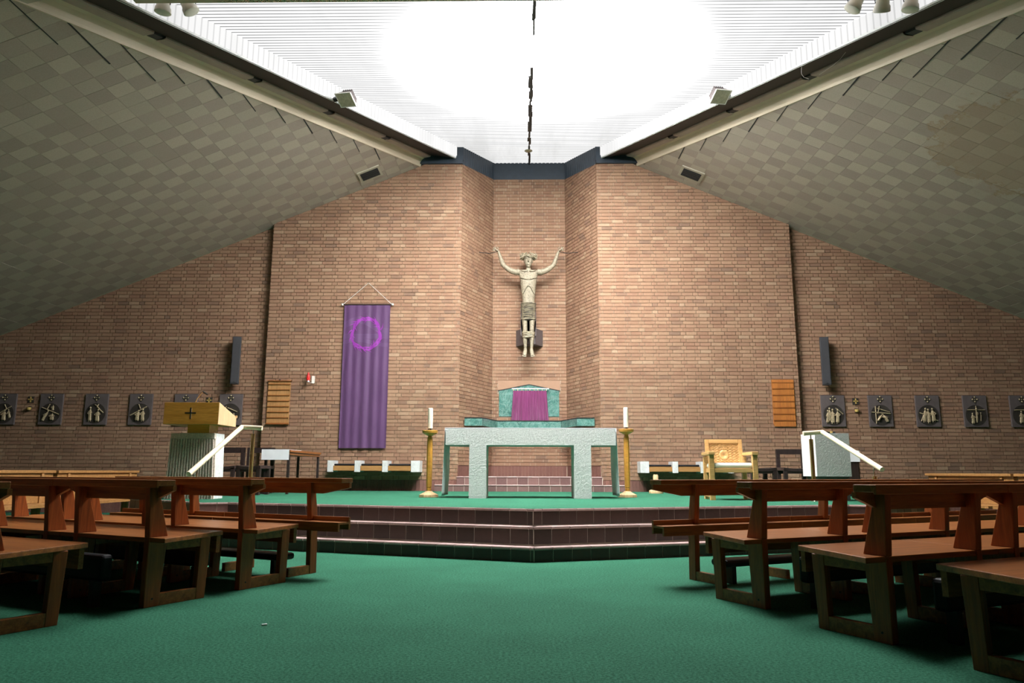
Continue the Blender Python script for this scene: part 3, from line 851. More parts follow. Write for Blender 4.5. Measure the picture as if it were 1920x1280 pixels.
def statue():
    t = thing('statue', 'pale bronze figure with raised arms and a thorn crown hung in the niche', 'statue', (.005, 15.92, 0))
    # body as one continuous remeshed surface
    b = MB()
    def loft(rows, n=20):
        vs = []; fs = []
        for (z, cx, rx, ry, cy) in rows:
            for k in range(n):
                a = 2*PI*k/n; ca, sa = math.cos(a), math.sin(a)
                vs.append((cx+rx*math.copysign(abs(ca)**.85, ca), cy+ry*math.copysign(abs(sa)**.85, sa), z))
        m = len(rows)
        for i in range(m-1):
            for k in range(n): fs.append((i*n+k, i*n+(k+1)%n, (i+1)*n+(k+1)%n, (i+1)*n+k))
        fs += [tuple(range(n))[::-1], tuple((m-1)*n+k for k in range(n))]
        b.add(vs, fs)
    loft([(4.38,0,.135,.085,0),(4.47,0,.132,.09,0),(4.58,0,.135,.09,0),(4.70,0,.150,.095,-.005),(4.83,0,.165,.105,-.01),(4.95,0,.178,.112,-.012),(5.05,0,.190,.11,-.01),(5.12,0,.205,.095,0),(5.20,0,.225,.07,.01),(5.245,0,.235,.045,.015)])
    loft([(5.16,0,.16,.08,0),(5.22,0,.085,.06,0),(5.27,0,.048,.052,-.01),(5.36,0,.047,.05,-.015)])          # neck
    loft([(5.285,0,.022,.03,-.055),(5.31,0,.048,.055,-.045),(5.36,0,.072,.08,-.03),(5.43,0,.086,.095,-.02),(5.49,0,.09,.10,-.015),(5.54,0,.082,.09,-.01),(5.58,0,.055,.06,0)])  # head
    b.tube([(0,-.112,5.475),(0,-.142,5.415),(0,-.118,5.405)], [.014,.02,.012], 8)       # nose
    b.tube([(-.03,-.105,5.367),(0,-.118,5.370),(.03,-.105,5.367)], .008, 6)             # lips
    b.tube([(-.028,-.103,5.352),(0,-.115,5.350),(.028,-.103,5.352)], .008, 6)
    for s_ in (-1, 1):
        b.tube([(s_*.014,-.113,5.483),(s_*.04,-.112,5.492),(s_*.066,-.088,5.482)], .010, 6)  # brow
        b.ball((s_*.038,-.098,5.458), .017, .012, .009, 8, 6)                         # eye
        b.ball((s_*.092,-.01,5.44), .012, .022, .032, 8, 6)                           # ear
        # arms: upper arm, elbow, forearm
        b.tube([(s_*.20,.0,5.20),(s_*.27,-.005,5.19),(s_*.36,-.01,5.215),(s_*.46,-.015,5.27),(s_*.525,-.02,5.325)], [.07,.068,.064,.058,.048], 14)
        b.tube([(s_*.52,-.02,5.31),(s_*.565,-.025,5.37),(s_*.605,-.03,5.48),(s_*.64,-.035,5.58),(s_*.665,-.04,5.665)], [.05,.052,.045,.034,.026], 14)
        # pectoral and ribcage ridges
        b.tube([(s_*.01,-.128,5.00),(s_*.08,-.130,5.015),(s_*.15,-.105,5.04),(s_*.185,-.06,5.065)], .012, 6)
        b.tube([(s_*.0,-.125,4.86),(s_*.035,-.128,4.85),(s_*.085,-.116,4.77),(s_*.125,-.09,4.69)], .012, 6)
        b.tube([(s_*.02,-.085,5.21),(s_*.09,-.085,5.20),(s_*.17,-.06,5.225)], .011, 6)  # collar bone
        # legs
        b.tube([(s_*.075,0,4.45),(s_*.08,-.005,4.25),(s_*.08,-.01,4.08),(s_*.076,-.02,3.95),(s_*.074,-.02,3.90),(s_*.078,-.005,3.80),(s_*.075,0,3.68),(s_*.07,0,3.55),(s_*.066,.005,3.47)], [.078,.07,.06,.05,.052,.052,.05,.036,.03], 14)
        # foot pointing down and slightly out
        b.tube([(s_*.066,.005,3.49),(s_*.068,-.02,3.43),(s_*.078,-.06,3.37),(s_*.088,-.085,3.31)], [.032,.04,.045,.042], 12, flat=.75)
        for k in range(5):
            b.tube([(s_*(.088+(k-2)*.017),-.088,3.315),(s_*(.090+(k-2)*.019),-.098,3.275+abs(k-1)*.006)], [.012,.009], 6)
        # hand: palm and five fingers, palm forward
        W = Vector((s_*.665,-.042,5.66)); U = Vector((s_*.42,-.12,.90)).normalized(); Vv = Vector((s_*.92,0,-.42)).normalized()
        # palm turned outward: fingers point outwards and up
        U = Vector((s_*.86,-.1,.50)).normalized(); Vv = Vector((s_*-.50,0,.86)).normalized()
        pc = W+U*.055
        b.tube([W-U*.01, W+U*.03, W+U*.085], [.024,.040,.040], 12, flat=.5)
        for k, (off, ln) in enumerate(((-.033,.052),(-.011,.066),(.011,.070),(.031,.060))):
            p0 = W+U*.078+Vv*off; p1 = p0+U*ln*.55+Vv*off*.35; p2 = p0+U*ln+Vv*off*.55+Vector((0,-.012,0))
            b.tube([p0,p1,p2], [.0105,.0098,.008], 8)
        q0 = W+U*.03+Vv*.034; q1 = q0+Vv*.030+U*.022; q2 = q1+U*.026+Vv*.010
        b.tube([q0,q1,q2], [.014,.012,.009], 8)
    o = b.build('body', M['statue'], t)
    rm = o.modifiers.new('r', 'REMESH'); rm.mode = 'VOXEL'; rm.voxel_size = .0065; rm.use_smooth_shade = True
    # crown of thorns
    rg = random.Random(2); b = MB()
    for rep in range(3):
        pts = []; ph = rg.random()*6
        for k in range(49):
            a = 2*PI*k/48
            rr = .125+.014*math.sin(a*7+ph); pts.append((rr*1.25*math.cos(a), rr*math.sin(a)*1.05-.005, 5.56+.025*math.sin(a*5+ph*2)+.022*(rep-1)-.02*abs(math.cos(a))))
        b.tube(pts, .012, 6, cap=False)
    for k in range(130):
        a = rg.random()*2*PI; rr = .13; z = 5.565+rg.uniform(-.045,.055)-.025*abs(math.cos(a))
        p = Vector((rr*1.25*math.cos(a), rr*math.sin(a)*1.05, z)); d = Vector((math.cos(a)+rg.uniform(-.6,.6), math.sin(a)+rg.uniform(-.6,.6), rg.uniform(-.7,1))).normalized()
        b.tube([p, p+d*rg.uniform(.03,.055)], [.012,.003], 5)
    for s_ in (-1,1):
        for k in range(22): b.ball((s_*(.105+rg.random()*.06), .01+rg.uniform(-.04,.04), 5.485+rg.random()*.08), .016,.016,.016, 6, 4)
    b.build('thorn_crown', M['statue2'], t, smooth=True)
    # loin cloth of wrapped bands
    b = MB(); b.lathe([(.12,4.10),(.13,4.12),(.135,4.3),(.13,4.49),(.12,4.5)], n=24)
    b.v = [(x*1.08, y*.76, z) for x, y, z in b.v]; b.build('cloth_core', M['reliefdark'], t, smooth=True)
    b = MB(); rg = random.Random(8); nb = 15
    for k in range(nb):
        z = 4.485-.355*k/(nb-1)
        ph = rg.random()*6; amp = rg.uniform(.004,.013); pts = []
        for j in range(37):
            a = 2*PI*j/36
            rx = .148+.012*math.sin(k*.5); ry = .105
            pts.append((rx*math.cos(a), ry*math.sin(a), z+amp*math.sin(a*2+ph)+.006*math.sin(a*3)))
        b.tube(pts, [.0105+.003*math.sin(j*.8+k) for j in range(37)], 6, cap=False)
        b.build('loin_cloth', M['statue2'], t, smooth=True)
    b = MB()
    for k in range(4):
        z = 3.835-.035*k; pts = [((.135-.004*k)*math.cos(2*PI*j/36), -.01+.07*math.sin(2*PI*j/36), z+.006*math.sin(2*PI*j/18+k)) for j in range(37)]
        b.tube(pts, .013, 6, cap=False)
    b.build('knee_band', M['statue2'], t, smooth=True)
    MB().box(-.17, .17, .085, .12, 3.78, 4.52).prism([(-.17,4.1),(.17,4.1),(.14,3.74),(-.14,3.74)], .085, .12, 'y').build('back_plate', M['slate'], t)
    for s_ in (-1, 1):
        MB().tube([(s_*.67,.0,5.67),(s_*.86,.0,5.63),(s_*1.08,-.25,5.575)], .008, 6).build('support_rod', M['black'], t)
        MB().ball((s_*.715,-.072,5.69), .007,.004,.007, 6, 4).build('nail_mark', M['black'], t)
    MB().box(-.05, .05, .11, .46, 4.9, 5.0).build('wall_fixing', M['black'], t)
    return t
statue()

# ------------------------------------------------------------------ lecterns, rails, chairs, tables
lt = thing('lectern', 'yellow oak lectern desk with a dark cross on a ribbed concrete pillar', 'lectern', (-4.67, 10.25, PZ))
b = MB(); n = 34; w0, w1 = .30, .335
def sidew(z): return .335-.03*(z/.9)
for k in range(n):
    for (za, zb) in ((0,.82),):
        xa0 = -sidew(za)+2*sidew(za)*k/n; xa1 = -sidew(za)+2*sidew(za)*(k+1)/n
        xb0 = -sidew(zb)+2*sidew(zb)*k/n; xb1 = -sidew(zb)+2*sidew(zb)*(k+1)/n
        f = 0 if k % 2 == 0 else .022
        b.hexa([(xa0,f,za),(xa1,f,za),(xa1,.05,za),(xa0,.05,za),(xb0,f,zb),(xb1,f,zb),(xb1,.05,zb),(xb0,.05,zb)])
b.build('ribbed_front', M['ribstone'], lt)
MB().hexa([(-.335,.05,0),(.335,.05,0),(.335,.34,0),(-.335,.34,0),(-.305,.05,.9),(.305,.05,.9),(.305,.34,.9),(-.305,.34,.9)]).build('pillar', M['conc'], lt, bevel=.01)
MB().hexa([(-.308,0,.82),(.308,0,.82),(.308,.05,.82),(-.308,.05,.82),(-.305,0,.9),(.305,0,.9),(.305,.05,.9),(-.305,.05,.9)]).build('pillar_cap', M['ribstone'], lt, bevel=.008)
MB().box(-.06, .24, -.05, .25, .9, 1.02).build('neck', M['yoak'], lt)
dk = MB().add([(-.36,-.15,1.012),(.395,-.15,1.012),(.395,.48,1.012),(-.36,.48,1.012),(-.36,-.15,1.31),(.395,-.15,1.31),(.395,.48,1.15),(-.36,.48,1.15)], [(0,3,2,1),(4,5,6,7),(0,1,5,4),(1,2,6,5),(2,3,7,6),(3,0,4,7)]).build('desk', M['yoak'], lt, bevel=.004)
MB().add([(.396,-.15,1.012),(.40,-.15,1.012),(.40,.48,1.012),(.396,.48,1.012),(.396,-.15,1.31),(.40,-.15,1.31),(.40,.48,1.15),(.396,.48,1.15)], [(0,3,2,1),(4,5,6,7),(0,1,5,4),(1,2,6,5),(2,3,7,6),(3,0,4,7)]).build('end_panel', M['ash'], dk)
MB().box(-.37, .41, .47, .49, 1.14, 1.175).build('book_stop', M['ash'], dk)
MB().box(.005, .02, -.153, -.145, 1.08, 1.24).box(-.065, .085, -.154, -.145, 1.158, 1.173).build('cross', M['black'], dk)
MB().box(.02, .026, -.153, -.145, 1.09, 1.23).build('cross_edge', M['ash'], dk)
mc = thing('microphone', 'thin gooseneck microphone rising from the lectern desk', 'microphone', (-4.655, 10.2, 1.74))
MB().tube([(0,0,0),(.01,0,.04),(.03,0,.09),(.085,0,.165),(.10,0,.18)], .006, 8).build('gooseneck', M['chrome'], mc, smooth=True)
MB().tube([(.10,0,.182),(.165,0,.14)], .011, 8).build('capsule', M['black'], mc)
pd = thing('stone_pedestal', 'rough pale stone block pedestal standing right of the chairs', 'pedestal', (3.97, 10.5, PZ))
displace(slabgrid(0, .485, 0, .46, .338, .935, .02), .002, 4, 48).build('stone_block', M['altar'], pd)
MB().box(.04, .47, .05, .42, 0, .34).build('base', M['slate'], pd)
pd.rotation_euler.z = R(3)
bk = thing('box', 'small dark box with a yellow label on the stone pedestal', 'box', (4.27, 10.7, 1.39))
MB().box(-.10, .06, -.03, .05, 0, .028).build('body', M['black'], bk); MB().box(-.015, .02, -.034, .052, 0, .034).build('label', M['gold'], bk)
def rail(name, label, pts, posts, loc):
    t = thing(name, label, 'handrail', loc, 0, 'cream wooden handrails beside the steps')
    L = Vector(loc)
    MB().tube([Vector(p)-L for p in pts], .031, 14).build('rail', M['rail'], t, smooth=True)
    for e in (pts[0], pts[-1]): pass
    for (px, py, z0, z1, sh) in posts:
        p = Vector((px,py,0))-Vector((L.x,L.y,0))
        MB().tube([p+Vector((0,0,z0-L.z)), p+Vector((0,0,z1-L.z-sh))], .026, 14).build('post', M['brass'], t, smooth=True)
        MB().tube([p+Vector((0,0,z1-L.z-sh)), p+Vector((0,0,z1-L.z-.02))], .009, 10).build('stem', M['chrome'], t, smooth=True)
        MB().lathe([(.05,0),(.05,.015),(.03,.03),(.0,.03)], (p.x,p.y,z0-L.z), 16).build('foot_plate', M['chrome'], t, smooth=True)
rail('handrail', 'cream handrail on brass posts beside the lectern, sloping down leftwards', [(-3.555,9.8,1.395),(-3.82,9.79,1.41),(-3.96,8.62,.80)], [(-3.67,9.8,PZ,1.40,.08),(-3.93,8.78,0,.87,.13)], (-3.67,9.8,PZ))
rail('handrail', 'cream handrail on brass posts before the stone pedestal, sloping down rightwards', [(3.70,10.2,1.365),(3.955,10.19,1.385),(4.16,9.0,.88)], [(3.80,10.2,PZ,1.37,.08),(4.13,9.15,0,.93,.13)], (3.80,10.2,PZ))
# presider's chair
ch = thing('armchair', 'pale beech armchair with carved back and white seat cushion on the platform', 'chair', (2.85, 10.85, PZ), R(-2))
for sx in (-1, 1):
    MB().box(sx*.30-.035 if sx > 0 else -.335, sx*.30+.035 if sx > 0 else -.265, -.29, -.22, 0, .63).build('leg', M['chairwood'], ch, bevel=.006)
    MB().box(sx*.28-.03, sx*.28+.03, .22, .28, 0, .62).build('leg', M['chairwood'], ch, bevel=.006)
    MB().hexa([(sx*.30-.045,-.31,.63),(sx*.30+.045,-.31,.63),(sx*.29+.035,.30,.63),(sx*.29-.035,.30,.63),(sx*.30-.045,-.31,.675),(sx*.30+.045,-.31,.675),(sx*.29+.035,.30,.675),(sx*.29-.035,.30,.675)]).build('arm', M['chairwood'], ch, bevel=.006)
    MB().box(sx*.30-.012, sx*.30+.012, -.22, .22, .05, .09).build('side_rail', M['chairwood'], ch)
MB().box(-.28, .28, -.28, .26, .385, .445).build('seat_frame', M['chairwood'], ch, bevel=.004)
MB().box(-.27, .27, -.27, .24, .445, .52).build('cushion', M['cushion'], ch, bevel=.03)
bf = thing('back', None, None); bf.parent = ch; bf.location = (0,.25,.44); bf.rotation_euler.x = R(-6)
for a in ((-.27,-.215,0,.43),(.215,.27,0,.43),(-.215,.215,.375,.43),(-.215,.215,0,.05)):
    MB().box(a[0], a[1], -.02, .025, a[2], a[3]).build('back_frame', M['chairwood'], bf, bevel=.004)
def carve(u, v):
    x = -.215+.43*u; z = .05+.325*v
    d = .007*math.cos(x*2*PI/.062+PI*(int((z)/.036) % 2))*math.cos(z*2*PI/.072)
    rr = math.hypot(x, z-.2)
    if rr < .07: d = .010*math.cos(rr*60)
    return (x, .0+d, z)
MB().grid(carve, 90, 70).build('carved_panel', M['chairwood'], bf, smooth=True)
def dark_chair(x, y, rz, label, stool=False, w_=.42):
    t = thing('stool' if stool else 'chair', label, 'stool' if stool else 'chair', (x, y, PZ), rz, None if stool else 'dark stained chairs against the side walls')
    h = w_/2
    for sx in (-1, 1):
        MB().box(sx*h-.03, sx*h+.03, -h-.03, -h+.03, 0, .44).build('leg', M['darkwood'], t)
        MB().box(sx*h-.03, sx*h+.03, h-.03, h+.03, 0, .44 if stool else .77).build('leg', M['darkwood'], t)
    def f(u, v):
        xx = -h-.03+(2*h+.06)*u; return (xx, -h-.03+(2*h+.06)*v, .455+.018*abs(2*u-1)**2)
    b = MB().grid(f, 12, 1); o = b.build('seat', M['darkwood'], t); s_ = o.modifiers.new('s', 'SOLIDIFY'); s_.thickness = .05; s_.offset = -1
    for yy in (-h, h): MB().box(-h, h, yy-.02, yy+.02, .37, .43).build('apron', M['darkwood'], t)
    if not stool: MB().box(-h-.03, h+.03, h-.02, h+.025, .70, .79).build('back_rail', M['darkwood'], t)
    return t
dark_chair(-5.24, 12.9, 0, 'dark stained chair behind the lectern pillar, left of the other dark chair')
ch2 = dark_chair(-4.73, 12.95, 0, 'dark stained chair behind the left handrail post')
dark_chair(-4.52+.02, 12.2, R(-6), 'low dark stool before the small cloth-covered table', True, .34)
dark_chair(4.52, 12.9, R(-4), 'dark stained chair half hidden by the stone pedestal')
dark_chair(3.93, 12.95, R(6), 'low dark stool between the armchair and the stone pedestal', True, .38)
tb = thing('side_table', 'narrow mahogany table standing end-on by the left brick wall', 'table', (-4.22, 13.4, PZ))
MB().box(-.23, .23, -.95, .95, .70, .735).box(-.21, .21, -.93, .93, .655, .70).build('top', M['bench'], tb)
for sx in (-1, 1):
    for sy in (-1, 1): MB().box(sx*.19-.02, sx*.19+.02, sy*.90-.02, sy*.90+.02, 0, .66).build('leg', M['darkwood'], tb)
tc = MB().box(-.245, .215, -.97, -.3, .736, .741).box(-.245, .215, -.975, -.97, .57, .741).build('table_cloth', M['cloth'], loc=(-4.22,13.4,PZ)); tag(tc, 'white cloth over the near end of the narrow mahogany table', 'cloth')
cb = thing('cabinet', 'dark cabinet behind the stone pedestal', 'cabinet', (5.2, 12.85, PZ))
MB().box(-.27, .27, -.3, .3, 0, .75).build('carcass', M['darkwood'], cb); MB().box(-.25, .25, -.312, -.3, .03, .72).build('door', M['darkwood'], cb)
tc = MB().box(-.275, .275, -.32, .3, .751, .756).box(-.275, .275, -.325, -.318, .57, .756).build('table_cloth', M['cloth'], loc=(5.2,12.85,PZ)); tag(tc, 'white cloth on the dark cabinet behind the stone pedestal', 'cloth')
MB().box(-.03, .03, -.245, -.241, .34, .41).build('card', M['cloth'], ch2)

# concrete wall seats
for sx in (-1, 1):
    sn = 'left' if sx < 0 else 'right'
    t = thing('wall_bench', 'concrete bracketed wall seat with dark cushions, %s of the altar' % sn, 'bench', (0.02, 15.0, 0), 0, 'concrete wall seats')
    brs = [(2.14,2.31),(2.76,2.87),(3.30,3.41),(3.83,3.94)]
    for a, c in brs:
        xa, xb = (sx*c, sx*a) if sx < 0 else (a, c)
        MB().box(xa, xb, -.42, .0, .825, 1.045).build('bracket', M['conc'], t, bevel=.004)
    for (a, c), (d, e) in zip(brs[:-1], brs[1:]):
        x0, x1 = (c+.005, d-.005); xa, xb = (sx*x1, sx*x0) if sx < 0 else (x0, x1)
        MB().box(xa, xb, -.41, -.02, .852, .945).build('seat_board', M['oak'], t)
        MB().box(xa+.01, xb-.01, -.40, -.02, .945, .985).build('cushion', M['pad'], t, bevel=.015)

# ------------------------------------------------------------------ things on the walls
for (x, sgn, lb) in ((-6.02, 1, 'tall slim black loudspeaker on the left outer wall'), (6.03, -1, 'tall slim black loudspeaker on the right outer wall')):
    t = thing('loudspeaker', lb, 'speaker', (x, 15.03, 3.07), 0, 'column loudspeakers on the outer walls')
    MB().prism([(-.085,-.11),(.085,-.11),(.075,.02),(-.075,.02)], -.49, .49, 'z').build('cabinet', M['speaker'], t, bevel=.006)
    MB().box(-.07, .07, -.122, -.11, -.47, .47).build('grille', M['speaker'], t)
    MB().box(-.02, .02, -.124, -.121, -.46, -.452).build('badge', M['chrome'], t)
    MB().box(-.03, .03, .02, .14, -.1, .1).build('wall_mount', M['black'], t)
    t.rotation_euler.z = R(14*sgn)
# banner
bn = thing('banner', 'long purple satin banner with a magenta thorn crown hanging on the left wall', 'banner', (-3.33, 14.93, 0))
BW, BH = .475, 2.93
def cloth_y(u, v): return .010*math.sin(u*2*PI*5.3+.6)*(.4+.6*min(1, v*2))+.006*math.sin(u*23)*(.3+v*.7)
def bf_(u, v):
    x = -BW+2*BW*u+.045*v*(1.0)*(0)+(-.0)*v
    return (x, cloth_y(u, v), 4.225-BH*v)
MB().grid(bf_, 80, 30).build('cloth', M['purple'], bn, smooth=True)
MB().tube([(-.52,-.0,4.235),(.52,0,4.235)], .014, 10).build('rod', M['darkwood'], bn)
for sx in (-1, 1):
    MB().ball((sx*.52,0,4.235), .026,.026,.026).build('rod_end', M['offwhite'], bn, smooth=True)
    MB().tube([(sx*.505,0,4.24),(sx*.0,.03,4.705)], .004, 5).build('cord', M['white'], bn)
MB().tube([(0,-.02,4.705),(0,.06,4.705)], .008, 8).build('hook', M['chrome'], bn)
for (x0, x1, za, zb, dz) in ((-.46,.46,3.86,3.72,.12),(-.46,.46,3.52,3.62,.0),(-.46,.46,3.40,3.48,.05)):
    def g(u, v, x0=x0, x1=x1, za=za, zb=zb, dz=dz):
        x = x0+(x1-x0)*u; return (x, cloth_y((x+BW)/(2*BW), .2)-.003, za+(zb-za)*v+dz*math.sin(u*5))
    MB().grid(g, 60, 2).build('pale_band', M['purple_band'], bn)
rg = random.Random(11)
def ribbon(b, pts, wd):
    prev = None
    for i, (x, z) in enumerate(pts):
        x2, z2 = pts[min(i+1, len(pts)-1)]; x1_, z1_ = pts[max(i-1, 0)]
        d = Vector((x2-x1_, z2-z1_)).normalized(); nx, nz = -d.y, d.x
        w_ = wd[i] if isinstance(wd, list) else wd
        y = cloth_y((x+BW)/(2*BW), .2)-.007
        cur = ((x+nx*w_, y, z+nz*w_), (x-nx*w_, y, z-nz*w_))
        if prev: b.add([prev[0], cur[0], cur[1], prev[1]], [(0,1,2,3)])
        prev = cur
b = MB(); CX, CZ = -.005, 3.62
for k in range(5):
    ph = rg.random()*6; f = rg.choice([3,4,5]); am = .028
    a0 = rg.random()*6; n = 70; pts = []
    for i in range(n):
        a = a0+(1.75*PI if k > 1 else 2*PI)*i/(n-1)
        r_ = .30+am*math.sin(f*a+ph); pts.append((CX+r_*math.cos(a)*.97, CZ+r_*1.04*math.sin(a)))
    ribbon(b, pts, [.0125*(.35+.65*min(1, i/8, (n-1-i)/8)) for i in range(n)])
for k in range(26):
    a = 2*PI*k/26+rg.uniform(-.1,.1); s_ = rg.choice([1,1,-1]); r0 = .30; ln = rg.uniform(.06,.11)
    p = [(CX+r0*math.cos(a), CZ+r0*math.sin(a)), (CX+(r0+s_*ln*.5)*math.cos(a+.12), CZ+(r0+s_*ln*.5)*math.sin(a+.12)), (CX+(r0+s_*ln)*math.cos(a+.3), CZ+(r0+s_*ln)*math.sin(a+.3))]
    ribbon(b, p, [.013,.009,.001])
b.build('thorn_crown_print', M['magenta'], bn)
bn.rotation_euler.y = 0
# hymn boards
hb = thing('hymn_board', 'ridged pale wooden hymn board on the left brick wall', 'board', (-5.075, 14.985, 2.215))
MB().box(-.225, .225, -.03, .0, -.43, .43).build('board', M['oak_z'], hb)
MB().box(-.24, .245, -.055, .0, .425, .44).build('top_ledge', M['bench'], hb)
MB().box(-.23, .23, -.06, .0, -.45, -.43).build('bottom_ledge', M['bench'], hb)
for k in range(8):
    z = .36-.113*k
    MB().box(-.225, .225, -.047, -.03, z-.004, z+.010).build('slat', M['bench'], hb)
    for j in range(0): pass
MB().tube([(0,-.01,.44),(0,-.02,.47)], .01, 6).build('hook', M['black'], hb)
hb2 = thing('hymn_board', 'orange brown slatted hymn board on the right brick wall', 'board', (5.125, 14.985, 2.235))
M['orangewood'] = wood('orange_wood', (.36,.12,.03), (.56,.21,.05), 'z', .35, .6)
MB().box(-.22, .22, -.03, .0, -.455, .455).build('board', M['orangewood'], hb2)
for k in range(7):
    z = .40-.128*k
    MB().box(-.22, .22, -.045, -.03, z-.012, z).build('slat', M['bench'], hb2)
    MB().box(-.215, .215, -.037, -.03, z-.118, z-.02).build('slot_panel', M['orangewood'], hb2)
# red sanctuary lamp
rl = thing('wall_lamp', 'small red glass lamp on a bracket on the left brick wall', 'lamp', (-4.47, 14.88, 2.70))
MB().lathe([(.028,-.06),(.038,-.02),(.036,.03),(.030,.055)], n=14).build('glass', M['red'], rl, smooth=True)
MB().lathe([(.02,-.095),(.04,-.085),(.03,-.055),(.0,-.055)], n=14).build('cup', M['chrome'], rl, smooth=True)
MB().lathe([(.018,.055),(.02,.09),(.012,.11),(0,.11)], n=10).build('cap', M['red'], rl, smooth=True)
MB().box(.05, .11, .08, .12, -.10, .05).build('back_plate', M['offwhite'], rl)
MB().tube([(0,0,-.09),(.08,.10,-.10)], .008, 6).build('arm', M['chrome'], rl)
# stations: slate panels with a dark disc and relief figures
def station(x, label, bars, figs):
    t = thing('station_plaque', label, 'plaque', (x, 15.17, 2.075), 0, 'relief plaques along the outer walls')
    MB().box(-.237, .237, -.055, -.012, -.318, .318).build('panel', M['slate'], t, bevel=.004)
    c = MB(); n = 36
    c.prism([(.208*math.cos(2*PI*k/n), -.085+.208*math.sin(2*PI*k/n)) for k in range(n)], -.060, -.05, 'y')
    d = c.build('disc', M['reliefdark'], t)
    b = MB()
    for (x0, z0, x1, z1, w_) in bars:
        b.tube([(x0,-.072,z0-.085),(x1,-.072,z1-.085)], w_, 6)
    b.build('cross_beam', M['relief'], d)
    for (fx, fz, h, lean, rb) in figs:
        b = MB(); top = fz+h/2; bot = fz-h/2; lx = lean*h
        b.tube([(fx-lx*.5,-.066,bot-.085),(fx-lx*.2,-.078,bot+h*.3-.085),(fx+lx*.2,-.08,bot+h*.62-.085),(fx+lx*.4,-.075,bot+h*.8-.085)], [rb*1.15,rb,rb*.85,rb*.45], 8, flat=.7)
        b.ball((fx+lx*.5,-.082,top-h*.08-.085), h*.075,h*.06,h*.09, 8, 6)
        b.tube([(fx+lx*.2-rb*.7,-.085,bot+h*.68-.085),(fx-rb*1.4,-.088,bot+h*.5-.085),(fx-rb*.4,-.092,bot+h*.42-.085)], rb*.24, 6)
        b.tube([(fx+lx*.2+rb*.7,-.085,bot+h*.68-.085),(fx+rb*1.4,-.088,bot+h*.55-.085),(fx+rb*.5,-.092,bot+h*.45-.085)], rb*.24, 6)
        b.tube([(fx-lx*.5-rb*.4,-.066,bot-.085),(fx-lx*.5-rb*.6,-.066,bot-h*.12-.085)], rb*.25, 6)
        b.tube([(fx-lx*.5+rb*.4,-.066,bot-.085),(fx-lx*.5+rb*.7,-.066,bot-h*.1-.085)], rb*.25, 6)
        b.build('figure', M['relief'], d, smooth=True)
    e = MB().prism([(0,.155),(.075,.238),(0,.318-.005),(-.075,.238)], -.060, -.05, 'y').build('emblem', M['reliefdark'], t)
    b = MB()
    for dx, dz in ((0,.047),(0,-.047),(.047,0),(-.047,0)): b.ball((dx,-.066,.238+dz), .017,.01,.017, 8, 6)
    b.ball((0,-.066,.238), .010,.008,.010, 8, 6)
    b.build('boss', M['relief'], e, smooth=True)
    return t
ST = [
 (-10.80, 'leftmost grey relief plaque, cut by the left edge, crossed beams over a crouching figure', [(-.13,.16,-.05,-.05,.010),(-.17,-.06,.16,.14,.010),(.02,.18,.07,.08,.009)], [(.03,-.03,.20,.1,.040),(.13,.0,.16,-.15,.022)]),
 (-9.83, 'grey relief plaque second from the left, a figure bent under a fallen cross', [(-.17,.12,.19,-.02,.010),(-.06,.08,-.01,.19,.010)], [(-.08,-.04,.20,.5,.028),(.06,-.06,.13,.1,.038),(.06,.12,.10,.1,.022)]),
 (-8.89, 'grey relief plaque third from the left, two standing figures and a raised cross', [(-.02,.18,.04,.15,.010),(.06,.19,.03,.12,.010),(.03,.14,.17,.01,.011)], [(-.10,.0,.27,.02,.030),(.06,-.03,.23,.05,.040)]),
 (-7.97, 'grey relief plaque fourth from the left, two walking figures carrying a slanting beam', [(-.19,-.04,.14,.14,.011),(-.03,.19,.01,.10,.009)], [(-.03,-.03,.20,.15,.038),(.07,-.02,.23,.02,.034)]),
 (-7.04, 'grey relief plaque half hidden behind the lectern', [(-.12,.10,.16,-.06,.010)], [(-.05,-.04,.22,.1,.036),(.08,-.03,.22,0,.032)]),
 (-6.11, 'grey relief plaque right of the lectern, below the left loudspeaker', [(-.08,.16,-.12,.02,.010),(-.05,.12,.15,.04,.010)], [(-.03,-.05,.18,.4,.034),(.08,-.07,.16,.1,.034)]),
 (6.17, 'grey relief plaque nearest the brick tower on the right, a group meeting a cross bearer', [(.04,.14,.18,.02,.010)], [(-.13,-.02,.24,.05,.026),(-.09,.02,.26,0,.028),(-.03,-.01,.27,0,.034),(.07,-.01,.26,.02,.032)]),
 (7.12, 'grey relief plaque second on the right, a fallen figure under two long beams', [(-.19,.06,.18,.03,.012),(-.08,.14,.17,.06,.010),(-.11,.18,-.11,-.17,.011),(-.03,.18,-.07,.03,.009)], [(-.03,-.04,.14,.6,.030),(.07,-.05,.14,-.6,.034)]),
 (8.07, 'grey relief plaque third on the right, three standing robed figures', [(-.18,.05,-.10,.02,.010),(-.16,-.12,-.11,.0,.010),(.1,-.08,.17,-.11,.009)], [(-.08,.02,.26,.1,.032),(-.01,.0,.26,-.05,.034),(.08,.02,.25,-.1,.036)]),
 (9.02, 'grey relief plaque fourth on the right, a crucifixion with a mourner', [(-.17,.11,.17,.11,.010),(0,.19,0,-.14,.009)], [(0,.02,.26,0,.018),(-.08,-.05,.20,-.05,.030),(.08,-.02,.16,0,.008)]),
 (9.96, 'rightmost grey relief plaque, cut by the right edge of the photo', [(-.17,.11,.17,.11,.010)], [(-.05,-.02,.22,0,.034),(.06,-.02,.24,0,.030)]),
]
for s_ in ST: station(*s_)
